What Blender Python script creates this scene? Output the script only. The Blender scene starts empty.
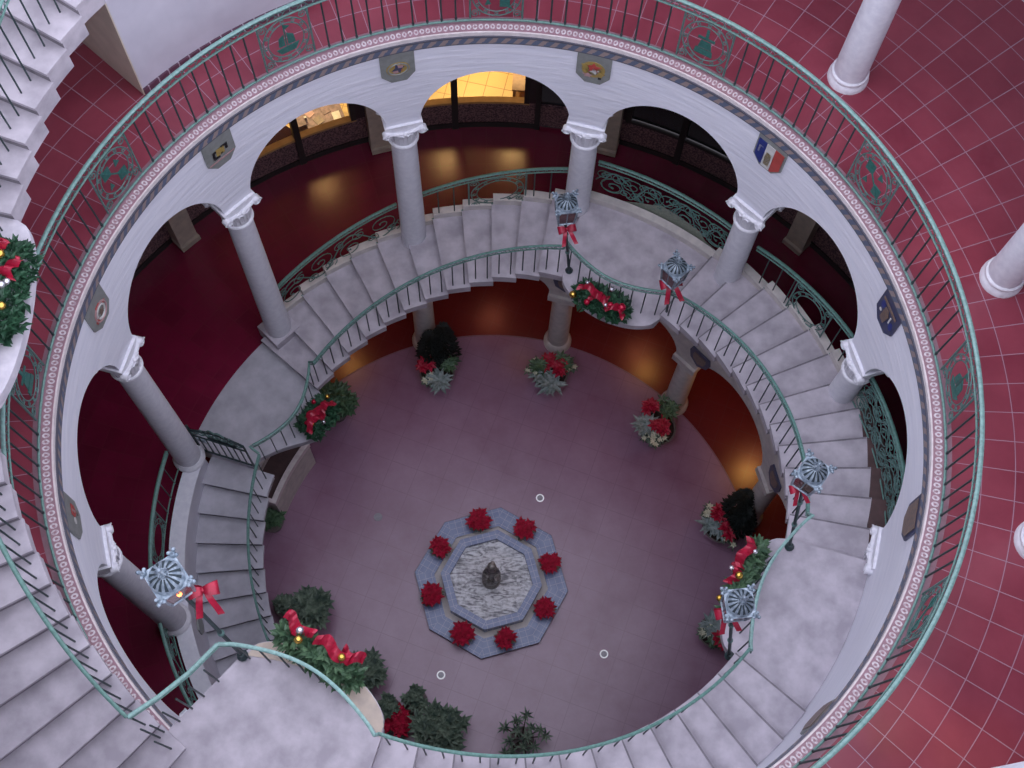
import bpy, math, random
from mathutils import Vector, Matrix
random.seed(7)
C = bpy.context.scene.collection
PI = math.pi
def rad(a): return a * PI / 180
def pol(r, a, z=0.0): return (r * math.cos(rad(a)), r * math.sin(rad(a)), z)

# ------------------------------------------------------------------ materials
def new_mat(name):
    m = bpy.data.materials.new(name); m.use_nodes = True
    nt = m.node_tree; b = nt.nodes['Principled BSDF']
    return m, nt, b
def nd(nt, typ, **kw):
    n = nt.nodes.new(typ)
    for k, v in kw.items(): setattr(n, k, v)
    return n
def mth(nt, op, a, b=None):
    n = nt.nodes.new('ShaderNodeMath'); n.operation = op
    for i, x in enumerate((a, b)):
        if x is None: continue
        if isinstance(x, (int, float)): n.inputs[i].default_value = x
        else: nt.links.new(x, n.inputs[i])
    return n.outputs[0]
def mixc(nt, fac, c1, c2):
    n = nt.nodes.new('ShaderNodeMix'); n.data_type = 'RGBA'
    for s, x in ((n.inputs[0], fac), (n.inputs[6], c1), (n.inputs[7], c2)):
        if isinstance(x, tuple): s.default_value = (*x[:3], 1)
        elif isinstance(x, (int, float)): s.default_value = x
        else: nt.links.new(x, s)
    return n.outputs[2]
def coords(nt): return nd(nt, 'ShaderNodeTexCoord').outputs['Object']
def noise(nt, co, scale, detail=3.0, rough=.55):
    n = nd(nt, 'ShaderNodeTexNoise'); n.inputs['Scale'].default_value = scale
    n.inputs['Detail'].default_value = detail; n.inputs['Roughness'].default_value = rough
    nt.links.new(co, n.inputs['Vector']); return n.outputs[0]
def ramp(nt, fac, a, b):
    n = nd(nt, 'ShaderNodeMapRange'); n.inputs[1].default_value = a; n.inputs[2].default_value = b
    nt.links.new(fac, n.inputs[0]); return n.outputs[0]
def bump(nt, b, h, strength=.3, dist=.02):
    n = nd(nt, 'ShaderNodeBump'); n.inputs['Strength'].default_value = strength; n.inputs['Distance'].default_value = dist
    nt.links.new(h, n.inputs['Height']); nt.links.new(n.outputs[0], b.inputs['Normal'])
def mat(name, c1, c2=None, scale=6.0, rough=.6, metal=0.0, bmp=0.0, spec=.5, det=3.0, lo=.35, hi=.65):
    m, nt, b = new_mat(name)
    c2 = c2 or tuple(x * .8 for x in c1)
    co = coords(nt); n = noise(nt, co, scale, det)
    nt.links.new(mixc(nt, ramp(nt, n, lo, hi), c1, c2), b.inputs['Base Color'])
    b.inputs['Roughness'].default_value = rough; b.inputs['Metallic'].default_value = metal
    b.inputs['Specular IOR Level'].default_value = spec
    if bmp: bump(nt, b, noise(nt, co, scale * 3, 4), bmp)
    return m
def polar(nt):
    co = coords(nt); s = nd(nt, 'ShaderNodeSeparateXYZ'); nt.links.new(co, s.inputs[0])
    az = mth(nt, 'MULTIPLY', mth(nt, 'ARCTAN2', s.outputs[1], s.outputs[0]), 180 / PI)
    r = mth(nt, 'SQRT', mth(nt, 'ADD', mth(nt, 'MULTIPLY', s.outputs[0], s.outputs[0]), mth(nt, 'MULTIPLY', s.outputs[1], s.outputs[1])))
    return co, az, r, s.outputs[2]
def line(nt, x, period, off, w):      # 1 on the joint lines of a grid
    f = mth(nt, 'FRACT', mth(nt, 'DIVIDE', mth(nt, 'SUBTRACT', x, off), period))
    d = mth(nt, 'ABSOLUTE', mth(nt, 'SUBTRACT', f, .5))
    return mth(nt, 'GREATER_THAN', d, .5 - w)
def tile_polar(name, c1, c2, grout, daz, oaz, dr, orr, rough, w=.022, spec=.5, ior=None):
    m, nt, b = new_mat(name); co, az, r, z = polar(nt)
    g = mth(nt, 'MAXIMUM', line(nt, az, daz, oaz, w), line(nt, r, dr, orr, w))
    fl = nd(nt, 'ShaderNodeTexWhiteNoise'); fl.noise_dimensions = '2D'
    cx = nd(nt, 'ShaderNodeCombineXYZ')
    nt.links.new(mth(nt, 'FLOOR', mth(nt, 'DIVIDE', mth(nt, 'SUBTRACT', az, oaz), daz)), cx.inputs[0])
    nt.links.new(mth(nt, 'FLOOR', mth(nt, 'DIVIDE', mth(nt, 'SUBTRACT', r, orr), dr)), cx.inputs[1])
    nt.links.new(cx.outputs[0], fl.inputs['Vector'])
    mixf = mth(nt, 'ADD', mth(nt, 'MULTIPLY', fl.outputs[0], .45), mth(nt, 'MULTIPLY', ramp(nt, noise(nt, co, 1.6, 4), .3, .7), .55))
    nt.links.new(mixc(nt, g, mixc(nt, mixf, c1, c2), grout), b.inputs['Base Color'])
    b.inputs['Roughness'].default_value = rough; b.inputs['Specular IOR Level'].default_value = spec
    if ior: b.inputs['IOR'].default_value = ior
    bump(nt, b, noise(nt, co, 9, 3), .06)
    return m
def tile_square(name, c1, c2, grout, size, rot, rough, w=.02, spec=.5, nscale=.5, gf=.5, ior=None):
    m, nt, b = new_mat(name); co = coords(nt)
    mp = nd(nt, 'ShaderNodeMapping'); mp.inputs['Rotation'].default_value = (0, 0, rad(rot)); nt.links.new(co, mp.inputs[0])
    s = nd(nt, 'ShaderNodeSeparateXYZ'); nt.links.new(mp.outputs[0], s.inputs[0])
    g = mth(nt, 'MAXIMUM', line(nt, s.outputs[0], size, 0, w), line(nt, s.outputs[1], size, 0, w))
    n1 = ramp(nt, noise(nt, co, nscale, 6, .65), .3, .7)
    nt.links.new(mixc(nt, mth(nt, 'MULTIPLY', g, gf), mixc(nt, n1, c1, c2), grout), b.inputs['Base Color'])
    b.inputs['Roughness'].default_value = rough; b.inputs['Specular IOR Level'].default_value = spec
    if ior: b.inputs['IOR'].default_value = ior
    bump(nt, b, noise(nt, co, 5, 4), .05)
    return m

M = {}
def plaster():
    m, nt, b = new_mat('white_plaster'); co, az, r, z = polar(nt)
    cx = nd(nt, 'ShaderNodeCombineXYZ'); nt.links.new(mth(nt, 'MULTIPLY', az, .06), cx.inputs[0]); nt.links.new(mth(nt, 'MULTIPLY', z, 5), cx.inputs[1])
    n = noise(nt, cx.outputs[0], 2.2, 4)
    nt.links.new(mixc(nt, ramp(nt, n, .3, .75), (.70, .71, .80), (.80, .80, .87)), b.inputs['Base Color'])
    b.inputs['Roughness'].default_value = .55
    bump(nt, b, n, .5, .03); return m
M['plaster'] = plaster()
M['column'] = mat('column_stucco', (.70, .70, .76), (.62, .62, .69), 9, .6, bmp=.12)
M['capital'] = mat('capital_paint', (.80, .80, .85), (.70, .70, .76), 14, .5, bmp=.15)
M['stone'] = mat('stair_stone', (.50, .465, .515), (.33, .305, .345), 2.6, .65, bmp=.12, det=9)
M['riser'] = mat('worn_shaded_riser', (.23, .21, .235), (.15, .14, .16), 6, .8)  # wear plus the risers' shade, both put into the colour
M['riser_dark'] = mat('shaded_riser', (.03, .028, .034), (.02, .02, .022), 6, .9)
M['stone_edge'] = mat('stair_stone_edge', (.60, .57, .62), (.46, .44, .50), 5, .65, bmp=.1, det=6)
M['stone_left'] = mat('landing_stone_grey', (.46, .45, .50), (.33, .325, .365), 2.4, .65, bmp=.12, det=9)
M['tan'] = mat('warm_tan_plaster', (.50, .42, .34), (.40, .34, .29), 5, .7, bmp=.1)
M['lowpier'] = mat('pale_warm_plaster', (.60, .56, .53), (.48, .45, .44), 5, .65, bmp=.1)
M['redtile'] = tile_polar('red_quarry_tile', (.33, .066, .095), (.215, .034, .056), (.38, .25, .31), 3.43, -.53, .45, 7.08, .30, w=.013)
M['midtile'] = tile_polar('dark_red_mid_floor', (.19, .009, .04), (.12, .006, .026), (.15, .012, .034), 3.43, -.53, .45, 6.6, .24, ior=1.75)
M['arctile'] = tile_square('dark_red_court_tile', (.17, .02, .02), (.10, .012, .016), (.13, .03, .035), .45, 20, .25, ior=1.7)
M['court'] = tile_square('court_stained_concrete', (.315, .19, .275), (.20, .085, .15), (.14, .06, .11), .62, 19, .30, w=.012, nscale=.55, gf=.35, ior=1.64)
M['shopfloor'] = tile_square('amber_shop_tile', (.62, .44, .19), (.54, .37, .14), (.26, .15, .06), .42, 12, .35, gf=.9)
M['courtline'] = mat('pale_inlay', (.24, .13, .17), None, 8, .4)
M['dado'] = mat('dado_tile', (.22, .12, .125), (.05, .022, .03), 26, .45, det=1, lo=.45, hi=.55)
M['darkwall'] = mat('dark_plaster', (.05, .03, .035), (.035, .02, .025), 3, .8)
M['cream'] = mat('cream_sill', (.55, .33, .12), (.45, .26, .09), 5, .5)
M['greywall'] = mat('lavender_plaster', (.62, .61, .69), (.55, .54, .62), 1.5, .7, bmp=.06)
M['ceil'] = mat('ceiling_plaster', (.35, .30, .28), None, 3, .8)
def iron(name, c, r=.5): return mat(name, c, tuple(x * .7 for x in c), 22, r, .0, .1, .5)
M['green'] = iron('verdigris_rail', (.13, .27, .235), .42)
M['pale_green'] = iron('skylit_verdigris_rail', (.23, .40, .37), .42)  # lighter copy of the rail green, sky reflection put into the colour
M['iron'] = iron('dark_green_iron', (.022, .045, .048), .5)
M['scroll'] = iron('scroll_iron', (.10, .19, .175), .5)
M['teal'] = iron('teal_plate', (.03, .14, .12), .5)
M['olive'] = iron('olive_plate', (.22, .25, .20), .6)
M['lantern'] = mat('lantern_pewter', (.35, .42, .48), (.15, .20, .25), 18, .38, .35, .1)
M['slot'] = mat('lantern_slot', (.02, .035, .045), None, 8, .7)
M['amber'] = mat('lantern_glass', (.17, .10, .10), (.10, .06, .07), 6, .15)
M['red'] = mat('crimson_satin', (.42, .012, .045), (.25, .006, .025), 9, .33, .1, .15)
M['bract'] = mat('poinsettia_red', (.47, .006, .045), (.26, .003, .02), 16, .5)
M['leaf'] = mat('garland_green', (.035, .11, .055), (.012, .045, .025), 9, .5)
M['shrub'] = mat('shrub_green', (.17, .225, .16), (.035, .065, .048), 7, .5)
M['bright_leaf'] = mat('fresh_green', (.10, .185, .095), (.03, .075, .04), 7, .5)
M['silverleaf'] = mat('silver_leaf', (.30, .36, .36), (.14, .20, .19), 12, .55)
M['whiteflower'] = mat('cream_flower', (.62, .62, .50), (.48, .50, .36), 12, .6)
M['conifer'] = mat('dark_conifer', (.008, .014, .013), (.003, .006, .006), 12, .7)
M['gold'] = mat('gold_bauble', (.75, .50, .12), (.6, .36, .06), 6, .16, .9)
M['redball'] = mat('red_bauble', (.50, .01, .05), (.36, .005, .03), 6, .18, .3)
M['silver'] = mat('silver_bauble', (.75, .75, .78), (.5, .5, .55), 6, .2, .8)
M['return'] = mat('beige_plaster', (.68, .60, .48), (.60, .53, .42), 3, .7)
M['pot'] = mat('clay_pot', (.15, .115, .115), (.10, .075, .08), 8, .7)
M['soil'] = mat('potting_soil', (.03, .02, .016), None, 20, .9)
M['stem'] = mat('stem_brown', (.05, .045, .03), None, 10, .8)
M['bronze'] = mat('fountain_bronze', (.44, .41, .38), (.17, .16, .15), 14, .45, .5, .3)
M['plaque'] = mat('plaque_grey_green', (.235, .25, .24), (.19, .20, .19), 9, .45, bmp=.05)
M['navy'] = mat('plaque_navy', (.035, .045, .11), (.06, .06, .10), 9, .45)
M['tricolor_blue'] = mat('glaze_blue', (.02, .035, .20), None, 9, .4)
M['glaze_red'] = mat('glaze_red', (.45, .07, .06), None, 9, .4)
M['glaze_white'] = mat('glaze_white', (.62, .62, .60), None, 9, .4)
M['glaze_gold'] = mat('glaze_gold', (.38, .27, .07), (.28, .20, .07), 14, .4)
M['glaze_pink'] = mat('glaze_pink', (.45, .27, .27), None, 14, .4)
M['glaze_black'] = mat('glaze_black', (.012, .012, .014), None, 14, .4)
M['glaze_bronze'] = mat('glaze_bronze', (.20, .13, .09), (.12, .09, .08), 20, .4)
M['wood'] = mat('amber_wood', (.40, .20, .05), (.28, .13, .03), 8, .4)
M['darkwood'] = mat('dark_wood', (.035, .012, .012), None, 8, .9, spec=.1)
M['mauve'] = mat('mauve_paper', (.26, .17, .19), (.12, .08, .09), 11, .5)
M['bluecloth'] = mat('blue_cloth', (.025, .03, .12), None, 9, .6)
M['darkglass'] = mat('unlit_glass', (.006, .005, .008), None, 4, .12)
M['mullion'] = mat('dark_mullion', (.012, .008, .008), None, 6, .5)
M['brownpanel'] = mat('brown_recess', (.10, .055, .055), (.07, .04, .04), 6, .6)
M['lens'] = mat('frosted_lens', (.28, .27, .31), None, 9, .3)
def basetile():
    m, nt, b = new_mat('mauve_base_tile'); co, az, r, z = polar(nt)
    nt.links.new(mixc(nt, line(nt, az, 1.55, 0, .05), (.105, .045, .075), (.42, .36, .42)), b.inputs['Base Color'])
    b.inputs['Roughness'].default_value = .4; return m
M['basetile'] = basetile()
def bandmat():
    m, nt, b = new_mat('painted_rope_band'); co, az, r, z = polar(nt)
    t = mth(nt, 'FRACT', mth(nt, 'ADD', mth(nt, 'DIVIDE', az, 1.85), mth(nt, 'MULTIPLY', z, 3.4)))
    n = noise(nt, co, 18, 3)
    k = mth(nt, 'GREATER_THAN', mth(nt, 'ADD', t, mth(nt, 'MULTIPLY', mth(nt, 'SUBTRACT', n, .5), .5)), .52)
    e = mth(nt, 'LESS_THAN', z, 11.50); e2 = mth(nt, 'GREATER_THAN', z, 11.628)
    c = mixc(nt, k, (.10, .125, .19), (.30, .235, .22))
    nt.links.new(mixc(nt, mth(nt, 'MAXIMUM', e, e2), c, (.075, .075, .10)), b.inputs['Base Color'])
    b.inputs['Roughness'].default_value = .5; return m
M['band'] = bandmat()
def ringmat():
    m, nt, b = new_mat('pink_ring_moulding'); co, az, r, z = polar(nt)
    def ring(per, off, rc, sc):
        u = mth(nt, 'SUBTRACT', mth(nt, 'FRACT', mth(nt, 'ADD', mth(nt, 'DIVIDE', az, per), off)), .5)
        v = mth(nt, 'DIVIDE', mth(nt, 'SUBTRACT', r, rc), sc)
        d = mth(nt, 'SQRT', mth(nt, 'ADD', mth(nt, 'MULTIPLY', u, u), mth(nt, 'MULTIPLY', v, v)))
        return mth(nt, 'MULTIPLY', mth(nt, 'LESS_THAN', d, .40), mth(nt, 'GREATER_THAN', d, .17))
    w = ring(.86, 0, 6.045, .125)
    n = noise(nt, co, 12, 3)
    c = mixc(nt, ramp(nt, n, .3, .7), (.36, .20, .245), (.28, .17, .195))
    nt.links.new(mixc(nt, mth(nt, 'MULTIPLY', mth(nt, 'MULTIPLY', w, ramp(nt, noise(nt, co, 30, 2), .25, .6)), .9), c, (.74, .70, .72)), b.inputs['Base Color'])
    b.inputs['Roughness'].default_value = .5; return m
M['ring'] = ringmat()
M['lip'] = mat('cream_lip', (.74, .68, .68), (.62, .56, .56), 10, .5)
def bluetile():
    m, nt, b = new_mat('blue_fountain_tile')
    uv = nd(nt, 'ShaderNodeTexCoord').outputs['UV']; s = nd(nt, 'ShaderNodeSeparateXYZ'); nt.links.new(uv, s.inputs[0])
    g = mth(nt, 'MAXIMUM', line(nt, s.outputs[0], 1, 0, .03), line(nt, s.outputs[1], 1, 0, .03))
    co = coords(nt)
    c = mixc(nt, ramp(nt, noise(nt, co, 5, 2), .3, .7), (.125, .165, .32), (.20, .25, .41))
    nt.links.new(mixc(nt, g, c, (.36, .38, .49)), b.inputs['Base Color'])
    b.inputs['Roughness'].default_value = .25; return m
M['bluetile'] = bluetile()
M['purpleside'] = mat('purple_side_tile', (.12, .06, .10), None, 8, .4)
def water():
    m, nt, b = new_mat('rippled_water'); co = coords(nt)
    s = nd(nt, 'ShaderNodeTexVoronoi'); s.feature = 'DISTANCE_TO_EDGE'; s.inputs['Scale'].default_value = 7
    mp = nd(nt, 'ShaderNodeMapping'); mp.inputs['Scale'].default_value = (.55, 1.6, 1); nt.links.new(co, mp.inputs[0])
    nz = nd(nt, 'ShaderNodeTexNoise'); nz.inputs['Scale'].default_value = 5; nz.inputs['Detail'].default_value = 2; nz.inputs['Distortion'].default_value = 2.2; nt.links.new(mp.outputs[0], nz.inputs['Vector'])
    h = mth(nt, 'ADD', nz.outputs[0], mth(nt, 'MULTIPLY', noise(nt, co, 16, 2), .35))
    nt.links.new(mixc(nt, ramp(nt, h, .5, .76), (.22, .22, .24), (.80, .81, .84)), b.inputs['Base Color'])  # whitish reflections on the ripples mixed into the base colour
    b.inputs['Roughness'].default_value = .1; b.inputs['IOR'].default_value = 1.33
    bump(nt, b, h, .8, .05); return m
M['water'] = water()
def glass():
    m = bpy.data.materials.new('clear_pane'); m.use_nodes = True; nt = m.node_tree
    for n in list(nt.nodes):
        if n.type != 'OUTPUT_MATERIAL': nt.nodes.remove(n)
    out = [n for n in nt.nodes if n.type == 'OUTPUT_MATERIAL'][0]
    t = nd(nt, 'ShaderNodeBsdfTransparent'); t.inputs[0].default_value = (.96, .97, .96, 1)
    g = nd(nt, 'ShaderNodeBsdfGlossy'); g.inputs['Roughness'].default_value = .03
    lw = nd(nt, 'ShaderNodeLayerWeight'); fac = mth(nt, 'ADD', mth(nt, 'MULTIPLY', mth(nt, 'POWER', lw.outputs['Facing'], 5.0), .6), .03)
    mx = nd(nt, 'ShaderNodeMixShader')
    nt.links.new(fac, mx.inputs[0]); nt.links.new(t.outputs[0], mx.inputs[1]); nt.links.new(g.outputs[0], mx.inputs[2])
    nt.links.new(mx.outputs[0], out.inputs[0]); return m
M['glass'] = glass()
def glow(name, c, s):
    m, nt, b = new_mat(name); b.inputs['Base Color'].default_value = (*c, 1)
    b.inputs['Emission Color'].default_value = (*c, 1); b.inputs['Emission Strength'].default_value = s
    return m
M['lightrim'] = glow('white_light_rim', (.75, .75, .8), .35)  # slight emission added so the rims stay white in the dim court
M['bulb'] = glow('orange_bulb', (1, .22, .06), 6)
M['spark'] = glow('fairy_bulb', (1, .75, .35), 5)

# ------------------------------------------------------------------ mesh builder
ORG = {}
def call(f, a): return f(a) if callable(f) else f
def sheet(r, a0, a1, z0, z1, n=12):
    m = MB(); vs = []
    for i in range(n + 1):
        a = a0 + (a1 - a0) * i / n; vs += [pol(r, a, z0), pol(r, a, z1)]
    return m.add(vs, [(2 * i, 2 * i + 2, 2 * i + 3, 2 * i + 1) for i in range(n)])
class MB:
    def __init__(s): s.v = []; s.f = []; s.uv = {}; s.mi = {}
    def add(s, vs, fs, uvs=None):
        o = len(s.v); s.v += [tuple(v) for v in vs]
        for i, f in enumerate(fs):
            if uvs: s.uv[len(s.f)] = uvs[i]
            s.f.append(tuple(x + o for x in f))
        return s
    def sector(s, r0, r1, a0, a1, z0, z1, n=None):
        full = abs(a1 - a0) >= 359.99
        n = n or max(1, int(abs(a1 - a0) / 1.5)); vs = []; fs = []
        N = n if full else n + 1
        for i in range(N):
            a = a0 + (a1 - a0) * i / n
            vs += [pol(call(r0, a), a, call(z0, a)), pol(call(r1, a), a, call(z0, a)), pol(call(r1, a), a, call(z1, a)), pol(call(r0, a), a, call(z1, a))]
        for i in range(n):
            p = 4 * i; q = 4 * ((i + 1) % N)
            for k in range(4):
                k2 = (k + 1) % 4; fs.append((p + k, p + k2, q + k2, q + k))
        if not full: fs += [(3, 2, 1, 0), (4 * n, 4 * n + 1, 4 * n + 2, 4 * n + 3)]
        return s.add(vs, fs)
    def tube(s, pts, r, n=6, closed=False, flat=None):
        P = [Vector(p) for p in pts]; L = len(P); vs = []; fs = []; up = None
        for i, p in enumerate(P):
            if closed: t = P[(i + 1) % L] - P[i - 1]
            else: t = P[min(i + 1, L - 1)] - P[max(i - 1, 0)]
            if t.length < 1e-9: t = Vector((0, 0, 1))
            t.normalize()
            if up is None: up = Vector((0, 0, 1)) if abs(t.z) < .95 else Vector((1, 0, 0))
            x = t.cross(up)
            if x.length < 1e-4: x = t.cross(Vector((1, .3, 0)))
            x.normalize(); y = x.cross(t)
            rr = r(i / max(1, L - 1)) if callable(r) else r
            for k in range(n):
                a = 2 * PI * (k + .5) / n
                vs.append(p + x * math.cos(a) * rr + y * math.sin(a) * rr * (flat or 1))
        for i in range(L if closed else L - 1):
            j = (i + 1) % L
            for k in range(n):
                k2 = (k + 1) % n; fs.append((i * n + k, i * n + k2, j * n + k2, j * n + k))
        if not closed: fs += [tuple(range(n - 1, -1, -1)), tuple(range((L - 1) * n, L * n))]
        return s.add(vs, fs)
    def lathe(s, prof, n=20, c=(0, 0, 0), rot=0.0, axis=None):
        vs = []; fs = []; L = len(prof)
        B = Matrix.Identity(3)
        if axis is not None: B = Vector((0, 0, 1)).rotation_difference(Vector(axis)).to_matrix()
        c = Vector(c)
        for r, z in prof:
            for k in range(n):
                a = 2 * PI * k / n + rot; vs.append(c + B @ Vector((r * math.cos(a), r * math.sin(a), z)))
        for i in range(L - 1):
            for k in range(n):
                k2 = (k + 1) % n; fs.append((i * n + k, i * n + k2, (i + 1) * n + k2, (i + 1) * n + k))
        fs += [tuple(range(n - 1, -1, -1)), tuple(range((L - 1) * n, L * n))]
        return s.add(vs, fs)
    def box(s, c, d, az=0.0, tilt=None):
        X = Vector((math.cos(rad(az)), math.sin(rad(az)), 0)); Y = Vector((-X.y, X.x, 0)); Zv = Vector((0, 0, 1)); c = Vector(c)
        vs = [c + X * (sx * d[0] / 2) + Y * (sy * d[1] / 2) + Zv * (sz * d[2] / 2) for sz in (-1, 1) for sy in (-1, 1) for sx in (-1, 1)]
        return s.add(vs, [(0, 2, 3, 1), (4, 5, 7, 6), (0, 1, 5, 4), (2, 6, 7, 3), (0, 4, 6, 2), (1, 3, 7, 5)])
    def ball(s, c, r, nu=12, nv=7, sc=(1, 1, 1)):
        prof = [(r * math.sin(PI * i / nv) + 1e-4, -r * math.cos(PI * i / nv)) for i in range(nv + 1)]
        o = len(s.v); s.lathe(prof, nu)
        for i in range(o, len(s.v)):
            v = s.v[i]; s.v[i] = (c[0] + v[0] * sc[0], c[1] + v[1] * sc[1], c[2] + v[2] * sc[2])
        return s
    def leaf(s, c, d, L, W, fold=.12, droop=.15):
        c = Vector(c); d = Vector(d).normalized(); x = d.cross(Vector((0, 0, 1)))
        if x.length < .05: x = Vector((1, 0, 0))
        x.normalize(); u = x.cross(d)
        m = c + d * L * .5 + u * (-fold * W); t = c + d * L - u * droop * L
        l = c + d * L * .45 + x * W / 2 + u * fold * W; r = c + d * L * .45 - x * W / 2 + u * fold * W
        return s.add([c, l, t, r, m], [(0, 4, 1), (1, 4, 2), (2, 4, 3), (3, 4, 0)])
    def poly(s, pts, th):                         # flat prism: pts front loop, th = thickness vector
        n = len(pts); t = Vector(th); P = [Vector(p) for p in pts]
        vs = P + [p + t for p in P]
        return s.add(vs, [tuple(range(n)), tuple(range(2 * n - 1, n - 1, -1))] + [(i, i + n, (i + 1) % n + n, (i + 1) % n) for i in range(n)])
    def build(s, name, m, parent=None, smooth=False, kind=None):
        me = bpy.data.meshes.new(name); o = ORG.get(parent.name, Vector()) if parent else Vector()
        me.from_pydata([(v[0] - o.x, v[1] - o.y, v[2] - o.z) for v in s.v], [], s.f)
        if s.uv:
            ul = me.uv_layers.new(name='UVMap')
            for p in me.polygons:
                q = s.uv.get(p.index)
                if q:
                    for li, w in zip(p.loop_indices, q): ul.data[li].uv = w
        me.validate(); me.update()
        import bmesh
        bm = bmesh.new(); bm.from_mesh(me); bmesh.ops.recalc_face_normals(bm, faces=bm.faces); bm.to_mesh(me); bm.free()
        if smooth:
            me.polygons.foreach_set('use_smooth', [True] * len(me.polygons))
            try: me.set_sharp_from_angle(angle=rad(38))
            except Exception: pass
        for x in (m if isinstance(m, (list, tuple)) else [m]): me.materials.append(M[x])
        for fi, k in s.mi.items():
            if fi < len(me.polygons): me.polygons[fi].material_index = k
        ob = bpy.data.objects.new(name, me); C.objects.link(ob)
        if parent: ob.parent = parent
        ORG[ob.name] = Vector(o)
        if kind: ob['kind'] = kind
        return ob
def thing(name, label, cat, loc=(0, 0, 0), group=None):
    o = bpy.data.objects.new(name, None); C.objects.link(o); o.location = loc; o.empty_display_size = .2
    ORG[o.name] = Vector(loc); tag(o, label, cat, group); return o
def tag(o, label, cat, group=None):
    o['label'] = label; o['category'] = cat
    if group: o['group'] = group
    return o
def dup(root, loc, rz, label, group=None, scale=1.0):
    r = root.copy(); C.objects.link(r); r.location = loc; r.rotation_euler = (0, 0, rz); r['label'] = label; r.scale = (scale,) * 3
    if group: r['group'] = group
    for ch in list(root.children):
        c = ch.copy(); C.objects.link(c); c.parent = r
        for g in ch.children:
            d = g.copy(); C.objects.link(d); d.parent = c
    return r

# ------------------------------------------------------------------ levels (azimuth in degrees, ring radii in metres)
M0, H = 3.72, .206
ZT, ZR, ZZ = M0 + 13 * H, M0 + 26 * H, M0 + 39 * H
ZB = ZZ
RI, RO = 4.68, 6.26
COL0 = 46.12
def zstair(a):             # stair height at an azimuth, -131 .. 163
    if a >= 139.7: return M0
    if a > 75.0: return M0 + H * (math.floor((139.7 - a) / 5.39) + 1)
    if a > 50.2: return ZT
    if a > -15.0: return ZT + H * min(13, math.floor((50.2 - a) / 5.44) + 1)
    if a > -40.0: return ZR
    if a > -106.2: return ZR + H * min(13, math.floor((-40.0 - a) / 5.52) + 1)
    return ZZ
def zslope(a):             # smooth nosing line
    if a >= 139.7: return M0
    if a > 75.0: return M0 + H * ((139.7 - a) / 5.39 + .5)
    if a > 50.2: return ZT
    if a > -15.0: return ZT + H * ((50.2 - a) / 5.44 + .5)
    if a > -40.0: return ZR
    if a > -106.2: return ZR + H * ((-40.0 - a) / 5.52 + .5)
    return ZZ

# ------------------------------------------------------------------ the setting
def S(name, m, mb, smooth=False): return mb.build(name, m, None, smooth, 'structure')
mb = MB(); mb.lathe([(.01, -.2), (5.93, -.2), (5.93, 0), (.01, 0)], 120); S('floor_court', 'court', mb)
S('floor_court_arcade', 'arctile', MB().sector(5.93, 9.6, 0, 360, -.2, -.001, 120))
S('trim_court_inlay', 'courtline', MB().sector(5.92, 5.95, 0, 360, -.02, .004, 180))
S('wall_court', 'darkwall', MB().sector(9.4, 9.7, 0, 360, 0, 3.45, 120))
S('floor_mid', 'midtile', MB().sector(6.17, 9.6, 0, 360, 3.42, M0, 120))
def bulge(a, a0, a1, base=RI, amp=.58, p=.45):
    t = (a - a0) / (a1 - a0)
    if t <= 0 or t >= 1: return base
    return base - amp * math.sin(PI * t) ** p
# arcade wall with arches
def warch(a):
    d = ((a - (COL0 - 15) + 15) % 30) - 15
    k = round((a - 31.12) / 30)
    if -106.5 <= a < -15.0: return 8.7
    x = abs(d) / 12.2
    return 9.46 if x >= 1 else 9.44 + 1.26 * math.sqrt(1 - x * x)
A0, A1 = -106.2, 228.8
W = MB()
edges = set([A0, A1, -15.001, -14.999])
a = A0
while a < A1: edges.add(round(a, 3)); a += .6
for k in range(-5, 8):
    c = 31.12 + 30 * k
    for s in (-1, 1):
        for e in (12.2, 12.19, 12.05, 11.8, 11.4):
            if A0 < c + s * e < A1: edges.add(round(c + s * e, 3))
edges = sorted(edges); vs = []; fs = []
for i, a in enumerate(edges):
    z = warch(a); vs += [pol(5.96, a, z), pol(6.46, a, z), pol(6.46, a, 11.48), pol(5.96, a, 11.48)]
for i in range(len(edges) - 1):
    p = 4 * i; q = p + 4
    for k in range(4): fs.append((p + k, p + (k + 1) % 4, q + (k + 1) % 4, q + k))
n = 4 * (len(edges) - 1); fs += [(3, 2, 1, 0), (n, n + 1, n + 2, n + 3)]
W.add(vs, fs); S('wall_arcade', 'plaster', W)
S('trim_rope_band', 'band', MB().sector(5.925, 6.4, A0, A1, 11.48, 11.66))
S('trim_cream_lip', 'lip', MB().sector(5.95, 6.4, A0, A1, 11.66, 11.742))
S('trim_ring_moulding', 'ring', MB().sector(5.975, 6.225, A0, A1, 11.70, 11.757, 240))
S('floor_balcony', 'redtile', MB().sector(6.12, 10.7, A0, A1, 11.40, ZB, 220))
S('floor_balcony_south', 'redtile', MB().sector(8.2, 10.7, A1 - 360, A0, 11.40, ZB, 40))
S('wall_balcony', 'greywall', MB().sector(10.55, 10.8, -180, 180, ZB, 16.6, 120))
S('ceiling_balcony', 'ceil', MB().sector(7.15, 10.8, 0, 360, 16.6, 16.9, 120))
# solid wall mass at the head of the balcony, with tiled base
S('wall_left', 'greywall', MB().sector(7.06, 8.95, 104, 138.7, ZB, 16.6))
S('wall_left_return', 'return', MB().sector(7.065, 8.94, 138.7, 138.85, ZB + .01, 16.59))
S('baseboard_left', 'basetile', MB().sector(7.03, 7.06, 104, 138.7, ZB, ZB + .17))
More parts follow.
